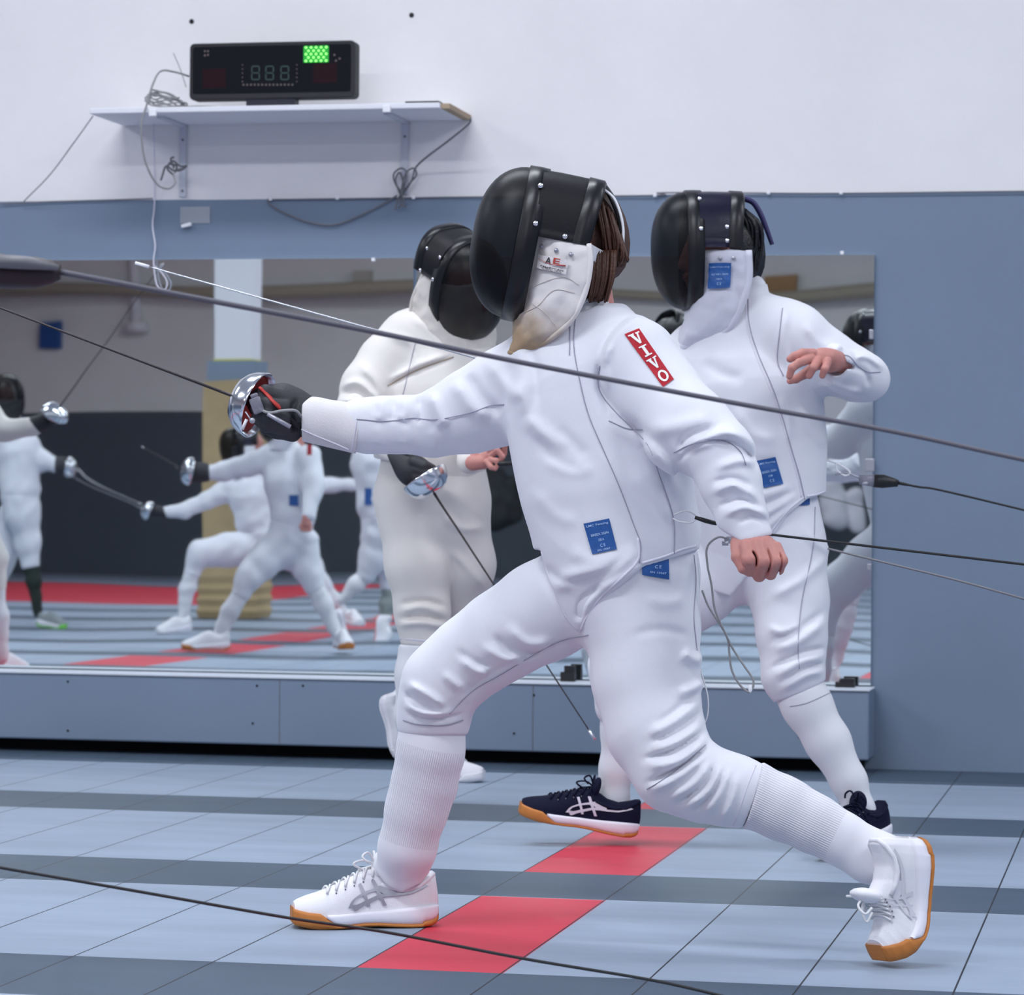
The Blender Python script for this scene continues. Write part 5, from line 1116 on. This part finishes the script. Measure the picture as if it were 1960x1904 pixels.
seam(BB, [(1560, 970), (1556, 1050), (1535, 1150), (1528, 1230), (1530, 1280)], br2, .001)
S = Field(D2, .005); S.chain([(1524, 1310, -.1, 48), (1545, 1350, -.11, 47), (1585, 1420, -.12, 42), (1625, 1495, -.13, 33), (1645, 1550, -.14, 28), (1655, 1580, -.14, 28)], .9, .02)
S.cut([(1478, 1335), (1576, 1292), (1800, 1500), (1700, 1610), (1500, 1610)]); s2, SV, SQ = part('sock', S, M_sock, P2)
seam(bvh(SV, SQ), [(1512, 1352), (1545, 1345), (1590, 1325)], s2, .0008, M_seam)
S = Field(D2, .005); S.chain([(1182, 1330, .04, 38), (1186, 1400, .05, 34), (1180, 1470, .055, 31), (1172, 1530, .06, 30), (1176, 1560, .06, 30)], .9, .02); part('sock', S, M_sock, P2)
shoe(P2, W(1217, 1603, 7.72), camdir(-.975, .19, .08), camdir(.19, .975, .05), .298, upper=M_navy, lacem=M_navy, stripem=mat('pale_stripe', (.62, .6, .68), .5), side=-1, sc_=1.0)
RS = shoe(P2, W(1692, 1604, 7.60), nrm(onZ(1580, 1641)-onZ(1698, 1622))*np.array([1, 1, 0])+np.array([0, 0, -.06]), (0, 0, 1), .285, upper=M_navy, lacem=M_navy, stripem=M_navy, side=1, sc_=1.0)
MB().ell(W(1632, 1549, 7.49), [camdir(.009, .006, 0), camdir(-.003, .005, 0), camdir(0, 0, .002)]).build('collar_badge', M_white, RS)
# sword hand of the second fencer, hidden behind the front one, and his pale blade
G = Field(D2, .005); G.chain([(1085, 735, -.3, 34), (1060, 728, -.34, 34), (1040, 722, -.36, 32)], .9, .01); part('glove', G, M_glove, P2)
e2 = epee('epee of the second fencer, pale blade crossing above the front fencer sword arm', w2(1035, 720, -.38), camdir(-.955, .27, .0), W(262, 504, 7.38), bl=M_bladel, r0=.0032, rgu=.062)
# plug and wire at the second fencer's back
pg = thing('body_cord_plug', 'black tapered plug with clear sleeve against the grey wall, at the second fencer back', 'plug', w2(1690, 922, -.02))
MB().tube([w2(1672, 920), w2(1690, 921), w2(1708, 923), w2(1719, 925)], [.016, .017, .012, .0085], 16).build('plug_body', M_wire, pg)
MB().tube([w2(1645, 918), w2(1673, 920)], [.012, .016], 14).build('clear_sleeve', M_clear, pg)
MB().tube(crv([w2(1598, 908), w2(1620, 905), w2(1640, 912), w2(1650, 916)], 14), .0026, 8).ell(w2(1656, 925, -.014), [camdir(.008, 0, 0), camdir(0, .005, 0), camdir(0, 0, .004)]).build('snap_hook', M_silver, pg)
MB().tube(crv([w2(1580, 880), w2(1600, 886), w2(1626, 902), w2(1618, 910), w2(1602, 900), w2(1600, 888)], 30), .0026, 8).build('loop', M_white, pg)
MB().tube(crv([w2(1719, 924), w2(1760, 932), w2(1800, 938), w2(1960, 976, .0), w2(2300, 1060), w2(2800, 1182), w2(3500, 1353)], 60), np.interp(np.linspace(0, 1, 60), [0, .06, .09, 1], [.0042, .004, .0028, .0026]), 8).build('wire', M_wire, pg)
# ================================================================= THIRD FENCER (cream jacket, bent forward)
D3 = 8.3
def w3(px, py, dd=0.): return W(px, py, D3+dd)
f3 = camdir(.60, -.42, .68); u3 = camdir(.10, .90, .42)
hc = w3(893, 552, .05); HV, HQ, hfr = head_geo(hc, f3, u3, .93)
def hand3():
    F = Field(8.1, .0019)
    F.chain([(905, 886, 0, 15), (925, 884, 0, 14)], .9, .01); F.ell((934, 872, 0), 14, 12, 12, 0, .008)
    F.chain([(936, 864, -.01, 6), (944, 848, -.02, 6.5), (958, 842, -.02, 6.5), (966, 852, -.02, 6), (965, 868, -.01, 5.5), (956, 880, -.01, 5)], .9, .002)
    F.chain([(940, 872, -.015, 6), (952, 862, -.03, 6), (962, 874, -.03, 5.5), (955, 888, -.02, 5)], .9, .002)
    F.chain([(938, 880, -.02, 6), (950, 882, -.03, 6), (950, 893, -.03, 5)], .9, .002); F.chain([(932, 884, -.02, 6), (940, 894, -.03, 5.5), (948, 897, -.03, 4.5)], .9, .002)
    F.chain([(930, 862, 0, 6), (936, 848, .0, 6), (940, 838, 0, 5)], .9, .004)
    return F.build(.004)
b = Field(D3, .01)
b.chain([(850, 610, .1, 34), (830, 680, .08, 80), (830, 780, .05, 85), (830, 880, .03, 80), (830, 920, .03, 78)], .7, .03)
b.chain([(770, 650, .04, 40), (700, 745, .0, 32), (760, 850, -.1, 22), (800, 900, -.14, 20)], .85, .02)
b.chain([(900, 690, .06, 38), (930, 780, .0, 28), (905, 880, -.17, 16)], .85, .02)
b.chain([(800, 950, .02, 60), (800, 1100, .0, 44), (805, 1220, .0, 34), (795, 1350, .0, 30), (800, 1460, .0, 22)], .85, .02)
b.chain([(870, 950, .04, 60), (890, 1080, .06, 46), (880, 1200, .14, 34), (800, 1310, .35, 26), (765, 1360, .40, 20)], .85, .02)
V, Q = merge([b.build(), (HV, HQ), hand3()])
P3 = person_root('person', V, Q, [M_skin], 'person in cream jacket bowing the masked head, standing close to the mirror at the back', onZ(810, 1500))
head_bits(P3, hfr, .93, M_hairk, .02)
c3 = w3(896, 558, -.02)
M_bib3 = mat('cream_bib', (.78, .73, .68), .85, bump=.4, bscale=300, var=.1, vscale=20)
mk3, _ = mask(P3, c3, f3, u3, H=.142, dome=.10, Wd=.098, back=.115, bibmat=M_bib3, lower=1.0, panel_low=.02, bib=[(.02, -.085, .03, .090), (.03, -.10, -.05, .104), (.06, -.085, -.11, .11), (.075, -.05, -.16, .10), (.085, -.0, -.20, .075)], rivets=[(-.028, .10), (-.028, .04), (-.09, .10), (-.09, .04)])
J = Field(D3, .005)
J.chain([(830, 930, .03, 100), (828, 860, .03, 104), (835, 770, .04, 106), (842, 700, .06, 92), (840, 650, .07, 70), (850, 612, .08, 48)], .74, .05)
J.chain([(835, 650, .07, 62), (785, 655, .05, 58), (740, 695, .03, 52), (703, 740, .0, 48), (690, 775, -.02, 44)], .9, .03)
J.chain([(690, 778, -.03, 42), (730, 830, -.08, 36), (770, 875, -.12, 32)], .9, .012)
J.chain([(880, 660, .06, 50), (925, 720, .04, 46), (935, 800, -.05, 38), (905, 872, -.14, 24), (898, 885, -.16, 22)], .9, .03)
J.cut([(600, 500), (1000, 500), (1000, 860), (915, 905), (880, 925), (780, 925), (755, 885), (600, 850)])
for pth, w, h in [([(655, 740), (690, 735), (730, 770)], 6, .006), ([(650, 755), (690, 752), (722, 785)], 5, -.004), ([(645, 770), (685, 770), (715, 792)], 5, .005), ([(690, 700), (720, 730), (735, 770)], 8, .005), ([(740, 740), (800, 710), (870, 685)], 5, -.005), ([(745, 733), (800, 702), (865, 678)], 7, .006), ([(740, 640), (790, 660), (800, 720)], 9, .004), ([(780, 600), (830, 640), (850, 680)], 9, .003)]: J.ridge(pth, w, h)
J.noise = (.0025, 22, 21)
jk3, JV, JQ = part('fencing_jacket', J, M_cream, P3); JB = bvh(JV, JQ); seam(JB, [(742, 738), (800, 707), (868, 683)], jk3, .0016, mat('brown_fold', (.40, .31, .24), .9)); seam(JB, [(795, 655), (780, 720), (770, 760)], jk3, .001)
B = Field(D3, .006)
B.chain([(828, 880, .03, 98), (828, 950, .03, 102), (828, 990, .03, 90)], .76, .04)
B.chain([(790, 960, .02, 72), (800, 1080, .0, 60), (808, 1170, .0, 50), (812, 1225, .0, 46)], .9, .03)
B.chain([(870, 980, .04, 66), (890, 1080, .06, 56), (882, 1200, .14, 46), (850, 1240, .22, 40)], .9, .03)
B.cut([(600, 870), (1100, 870), (1100, 1300), (868, 1240), (765, 1232), (600, 1232)])
for pth, w, h in [([(765, 1170), (810, 1160), (855, 1175)], 7, .006), ([(765, 1155), (810, 1148), (855, 1160)], 5, -.005), ([(762, 1195), (810, 1190), (860, 1200)], 7, .006), ([(764, 1183), (810, 1178), (860, 1188)], 4, -.005), ([(860, 1050), (900, 1090), (930, 1130)], 8, .005), ([(850, 980), (880, 1010), (930, 1010)], 8, .004)]: B.ridge(pth, w, h)
B.noise = (.002, 20, 31); br3, BrV, BrQ = part('breeches', B, M_cream, P3)
BB = bvh(BrV, BrQ); seam(BB, [(766, 1222), (810, 1226), (858, 1232)], br3, .003, M_piping, 'cuff_piping', 20, -.001)
S = Field(D3, .006); S.chain([(810, 1225, 0, 46), (802, 1290, 0, 44), (795, 1370, 0, 38), (800, 1450, 0, 28), (802, 1475, 0, 27)], .9, .02); S.cut([(700, 1230), (900, 1236), (900, 1600), (700, 1600)]); part('sock', S, M_sock, P3)
S = Field(D3, .006); S.chain([(850, 1235, .22, 40), (805, 1300, .35, 34), (770, 1350, .40, 26), (765, 1375, .41, 25)], .9, .02); part('sock', S, M_sock, P3)
hl = onZ(760, 1492); shoe(P3, hl+np.array([0, 0, .001]), nrm(onZ(892, 1496)-hl)*np.array([1, 1, 0])+camdir(0, 0, .0), (0, 0, 1), .27, gum=M_shoew, sc_=.95)
shoe(P3, w3(738, 1330, .42), camdir(.26, -.95, .1), camdir(.5, .2, .8), .19, gum=M_shoew, sc_=.8, detail=False)
# gloved sword hand and epee pointing down
G = Field(8.15, .0034); G.chain([(762, 880, 0, 26), (790, 900, -.02, 30), (815, 912, -.03, 28)], .9, .01)
for k in range(4): G.chain([(792+k*3, 884+k*14, -.05, 11), (812+k*2, 892+k*12, -.06, 10), (826, 896+k*10, -.04, 8)], .9, .003)
G.cut([(740, 868), (860, 860), (860, 950), (780, 950), (764, 925)]); part('glove', G, M_glove, P3)
e3 = epee('epee of the cream-jacketed fencer, pointing down to the right', w3(812, 913, -.19), camdir(.50, -.80, .10), w3(1137, 1412, -.50), r0=.0036, rgu=.062)
sp = thing('reel_clip', 'black clip in the bare hand of the cream-jacketed fencer', 'clip', W(966, 887, 8.08))
MB().tube([W(944, 888, 8.07), W(965, 887, 8.07), W(984, 886, 8.07)], [.006, .0075, .005], 10).build('clip_body', M_wire, sp)
MB().tube(crv([W(984, 886, 8.07), W(1040, 892, 8.07), W(1200, 930, 8.1), W(1500, 1000, 8.15)], 20), .0018, 6).build('wire', M_wire, sp)
# ================================================================= PEOPLE IN THE HALL SEEN ONLY THROUGH THE MIRRORS
def rfencer(label, D_, foot, jk, br_, socks, shoes, gloves=(), maskp=None, hands=(), sockm=None, labels=(), jmat=None):
    R_ = lambda x, y, z=0.: refl(W(x, y, D_+z))
    def fld(chs, res, k=.03, cuts=(), sz=.85):
        F = Field(D_, res, True)
        for c in chs: F.chain(c, sz, k)
        for c in cuts: F.cut(c)
        F.noise = (.0065, 34, int(D_*7)); return F
    thin = lambda chs, s_: [[(p[0], p[1], p[2], p[3]*s_) for p in c] for c in chs]
    parts_ = [fld(thin(jk+br_+socks, .78), .014).build()]
    F = None
    for c in hands:
        F = Field(D_, .004, True); x, y, z, r = c
        F.chain([(x, y-r, z, r*.6), (x, y, z, r*.75)], .7, .01)
        for k in range(4): F.chain([(x+(k-1.5)*r*.42, y+r*.1, z, r*.25), (x+(k-1.5)*r*.45-r*.1, y+r*1.2-abs(k-1.3)*r*.12, z-.01, r*.2)], .9, .003)
        F.chain([(x-r*.5, y-r*.3, z, r*.26), (x-r*.95, y+r*.5, z-.01, r*.2)], .9, .004)
        parts_.append(F.build())
    if maskp:
        mc_, f_, u_ = maskp[:3]; ff = xf(camdir(*f_), True); uu = xf(camdir(*u_), True)
        cc = R_(*mc_); hv, hq, hfr_ = head_geo(cc-nrm(ff)*.07, ff, uu, .93, .006); parts_.append((hv, hq))
    V, Q = merge(parts_); b0 = refl(onZ(*foot)); b0[2] = 0
    P = person_root('person', V, Q, [M_skin], label, b0)
    V, Q = fld(jk, .008).build(); link('fencing_jacket', V, Q, jmat or M_cloth, P)
    V, Q = fld(br_, .008).build(); link('breeches', V, Q, jmat or M_cloth, P)
    for i, c in enumerate(socks): V, Q = fld([c], .008).build(); link('sock', V, Q, (sockm[i] if sockm else M_sock), P)
    for s_ in shoes:
        h_, t_, kw = s_; a = W(h_[0], h_[1], D_+h_[2]); b_ = W(t_[0], t_[1], D_+t_[2]); L_ = np.linalg.norm(b_-a)
        shoe(P, a, b_-a, kw.pop('up', np.array([0, 0, 1.])), max(.2, L_), rf=True, detail=False, **kw)
    for g in gloves: V, Q = fld([g], .006, .01).build(); link('glove', V, Q, M_glove, P)
    if maskp:
        bm = maskp[3] if len(maskp) > 3 else None
        mask(P, cc, ff, uu, rivets=False, bibmat=M_cloth, trimmat=bm, bib=[(.02, -.10, .01, .108), (.03, -.10, -.06, .11), (.045, -.08, -.12, .105), (.05, -.05, -.17, .09)])
    for (x, y, w, h, m_) in labels:
        c = R_(x, y, -.2); q_ = D_/FP; ex = xf(Rv, True)*w*q_/2; ez = xf(Uv, True)*h*q_/2; n_ = xf(-Fv, True)
        # lay the label on the jacket
        B_ = bvh(*fld(jk, .012).build()); r0 = Vector(R_(x, y, -1.2)); d0 = Vector(nrm(xf(ray(x, y), True))); hh = B_.ray_cast(r0, d0)
        if hh[0] is None: continue
        c = np.array(hh[0])+n_*.006; MB().add([c-ex-ez, c+ex-ez, c+ex+ez, c-ex+ez], [(0, 1, 2, 3)]).build('label', m_, P)
    return P, R_
# the fencer with the red sleeve patch
A, RA = rfencer('person in white lunging left in the left mirror, red patch on sleeve, orange shoe soles', 17.3, (520, 1240),
    [[(548, 868, 0, 30), (552, 920, 0, 46), (560, 985, 0, 42), (558, 1020, 0, 40)], [(528, 875, 0, 26), (480, 893, 0, 20), (430, 905, 0, 15), (388, 906, 0, 12)], [(590, 880, -.05, 26), (600, 925, -.1, 22), (592, 985, -.18, 14)]],
    [[(556, 1010, 0, 42), (550, 1050, 0, 38)], [(540, 1040, 0, 38), (500, 1075, -.05, 30), (475, 1100, -.08, 25), (462, 1130, -.08, 20)], [(575, 1040, 0, 34), (585, 1085, 0, 26), (600, 1120, 0, 21)]],
    [[(464, 1125, -.08, 17), (440, 1170, -.08, 17), (415, 1222, -.08, 12)], [(600, 1115, 0, 17), (620, 1160, 0, 17), (648, 1215, 0, 11)]],
    [((440, 1240, -.1), (348, 1241, -.1), {}), ((648, 1236, 0), (668, 1241, -.2), {})],
    gloves=[[(392, 906, 0, 16), (374, 906, 0, 17)]], maskp=((530, 805, 0), (-1, 0, .15), (.12, 1, 0), M_trimb), hands=[(585, 1002, -.2, 13)],
    labels=[(593, 872, 9, 34, M_patchred), (563, 957, 18, 20, M_blue)])
epee('epee in the left mirror, held by the fencer with the red patch', RA(364, 905, 0), xf(camdir(-.95, .2, .3), True), RA(270, 860, -1.6), rgu=.068)
# the lunging fencer further away
B_, RB = rfencer('person in white lunging far left in front of the tan padded pillar', 19.4, (430, 1210),
    [[(470, 905, .1, 26), (478, 950, .1, 42), (490, 1000, .1, 40), (505, 1025, .1, 38)], [(450, 930, .1, 26), (400, 960, .1, 18), (350, 985, .1, 15), (308, 990, .1, 11)], [(500, 920, .2, 24), (590, 930, .3, 15), (680, 928, .3, 11)]],
    [[(500, 1020, .1, 40), (520, 1045, .1, 38)], [(510, 1050, .1, 36), (430, 1052, .05, 26), (378, 1060, 0, 22), (368, 1085, 0, 17)], [(540, 1050, .1, 32), (590, 1085, .2, 24), (620, 1125, .2, 18)]],
    [[(368, 1080, 0, 15), (358, 1120, 0, 15), (350, 1185, 0, 10)], [(618, 1120, .2, 14), (640, 1150, .2, 13), (662, 1178, .2, 9)]],
    [((366, 1206, 0), (300, 1212, -.1), {'gum': M_shoew}), ((665, 1196, .2), (690, 1200, .0), {'gum': M_shoew})],
    gloves=[[(312, 990, .1, 12), (292, 988, .1, 13)]], maskp=((452, 862, .1), (-1, -.05, .2), (0, 1, 0), M_trimb), hands=[(690, 925, .3, 10)])
epee('epee in the left mirror, held low by the far lunging fencer', RB(285, 987, .1), xf(camdir(-.9, .35, .2), True), RB(130, 905, -.6), bl=M_bladel, rgu=.066)
# a fencer partly hidden behind the cream jacket
C3, RC = rfencer('person in white stepping, seen in the mirror just left of the cream-jacketed fencer', 18.6, (700, 1220),
    [[(712, 850, 0, 26), (715, 890, 0, 42), (725, 960, 0, 40), (730, 990, 0, 38)], [(735, 870, .1, 24), (790, 900, .1, 18), (840, 930, .1, 13)]],
    [[(730, 985, 0, 40), (730, 1020, 0, 38)], [(725, 1020, 0, 34), (712, 1070, 0, 26), (700, 1100, 0, 20)], [(745, 1020, .1, 32), (750, 1090, .1, 24), (745, 1120, .1, 18)]],
    [[(702, 1095, 0, 17), (680, 1120, 0, 15), (655, 1150, 0, 10)], [(746, 1115, .1, 16), (742, 1160, .1, 15), (735, 1195, .1, 11)]],
    [((655, 1165, 0), (662, 1200, 0), {'gum': M_shoew, 'up': camdir(-1, 0, .2)}), ((722, 1180, .0), (720, 1262, -.05), {'gum': mat('red_sole', (.7, .05, .03), .5), 'up': camdir(.9, .1, .3)})],
    maskp=((716, 795, 0), (1, 0, .2), (0, 1, 0)), sockm=[M_sock, mat('grey_green_sock', (.30, .34, .33), .9)], labels=[(705, 948, 14, 28, M_blue)])
# far left pair
D4, RD = rfencer('person in white with one dark long sock at the far left of the left mirror', 20.4, (60, 1195),
    [[(30, 820, 0, 24), (35, 870, 0, 40), (38, 930, 0, 38), (40, 960, 0, 36)], [(50, 850, 0, 22), (80, 885, 0, 15), (105, 893, 0, 11)]],
    [[(38, 955, 0, 38), (42, 985, 0, 36)], [(48, 985, 0, 30), (55, 1030, 0, 24), (60, 1068, 0, 18)], [(28, 985, .1, 30), (10, 1060, .1, 22), (0, 1100, .1, 18)]],
    [[(60, 1065, 0, 16), (68, 1110, 0, 14), (75, 1170, 0, 9)], [(0, 1095, .1, 15), (-20, 1190, .1, 10)]],
    [((72, 1192, 0), (120, 1198, 0), {'gum': mat('lime_rubber', (.18, .7, .05), .5), 'upper': mat('grey_shoe', (.25, .28, .3), .6)}), ((-10, 1200, .1), (-60, 1204, .1), {})],
    gloves=[[(108, 893, 0, 11), (122, 894, 0, 12)]], maskp=((14, 762, 0), (.5, 0, .9), (0, 1, 0)), sockm=[mat('dark_long_sock', (.02, .03, .025), .9), M_sock])
epee('foil with small bright guard at the far left of the left mirror', RD(130, 896, 0), xf(camdir(.95, -.25, .2), True), RD(268, 972, -.2), bl=M_bladel, rgu=.05)
E4, RE = rfencer('person in white whose gloved arm enters the left mirror at its left edge', 14.6, (-40, 1285),
    [[(-90, 690, 0, 36), (-80, 760, 0, 60), (-80, 880, 0, 56), (-80, 930, 0, 54)], [(-50, 760, -.05, 34), (0, 822, -.1, 26), (62, 818, -.15, 20)], [(-130, 760, 0, 32), (-170, 850, 0, 24), (-150, 930, 0, 16)]],
    [[(-80, 925, 0, 56), (-78, 970, 0, 54)], [(-60, 980, 0, 46), (-20, 1060, 0, 36), (-12, 1120, 0, 26)], [(-100, 980, 0, 44), (-130, 1080, 0, 34), (-140, 1130, 0, 26)]],
    [[(-12, 1115, 0, 24), (-5, 1180, 0, 22), (5, 1255, 0, 14)], [(-140, 1125, 0, 24), (-160, 1260, 0, 14)]],
    [((-10, 1286, 0), (48, 1283, .25), {'gum': M_shoew}), ((-150, 1287, 0), (-230, 1288, 0), {})],
    gloves=[[(60, 818, -.15, 19), (85, 806, -.15, 18), (98, 800, -.15, 15)]], maskp=((-85, 610, 0), (.95, 0, .3), (0, 1, 0)), jmat=M_cream, hands=[(-148, 950, 0, 16)])
epee('epee raised steeply in the left mirror, bright round guard at the left edge', RE(103, 792, -.18), xf(camdir(.55, .75, .35), True), RE(312, 508, -.3), rgu=.067)
# things standing or hanging along the far side of the hall
def blobthing(name, lab, cat, D_, pts, m_, res=.012, seed=1):
    F = Field(D_, res, True)
    for p in pts: F.chain([p] if not isinstance(p, list) else p, .7, .03)
    F.noise = (.02, 14, seed); V, Q = F.build(); o = link(name, V, Q, m_); setp(o, lab, cat); return o
blobthing('hanging_coat', 'dark coat hanging on the opposite wall, seen between cream and front fencer', 'coat', 33.2, [[(945, 915, 0, 28), (950, 980, 0, 38)], [(975, 930, 0, 22), (980, 985, 0, 22)]], mat('dark_coat', (.03, .035, .04), .8, var=.5, vscale=8), seed=4)
blobthing('hanging_jacket', 'white jackets bunched on hooks at the right of the right mirror, upper bunch', 'jacket', 33., [[(1600, 855, 0, 22), (1625, 880, 0, 25)], [(1650, 860, 0, 20), (1660, 890, 0, 20)]], M_cloth, seed=5)
blobthing('hanging_jacket', 'white jacket hanging lower at the right edge of the right mirror', 'jacket', 33., [[(1590, 935, 0, 25), (1600, 990, 0, 28)], [(1640, 960, 0, 18), (1645, 1010, 0, 16)]], M_cloth, seed=6)
o = shoe(None, W(1400, 1212, 19.6), W(1342, 1214, 19.6)-W(1400, 1212, 19.6), (0, 0, 1), .28, rf=True, detail=False, nm='sports_shoe') if False else None
for (px, py, w, h, l) in ((1088, 1287, .045, .05, 'small black object on the ledge beside the front fencer thigh'), (1618, 1297, .06, .028, 'small black object on the ledge at the right mirror corner')):
    p = onY(px, py, 9.93); mb = MB().box((p[0]-w/2, 9.91, .2622), (p[0]+w/2, 9.945, .2622+h*.6)).box((p[0]-w/4, 9.915, .2622+h*.6), (p[0]+w/2, 9.94, .2622+h)); o = mb.build('black_adapter', M_wire, smooth=False); setp(o, l, 'adapter')
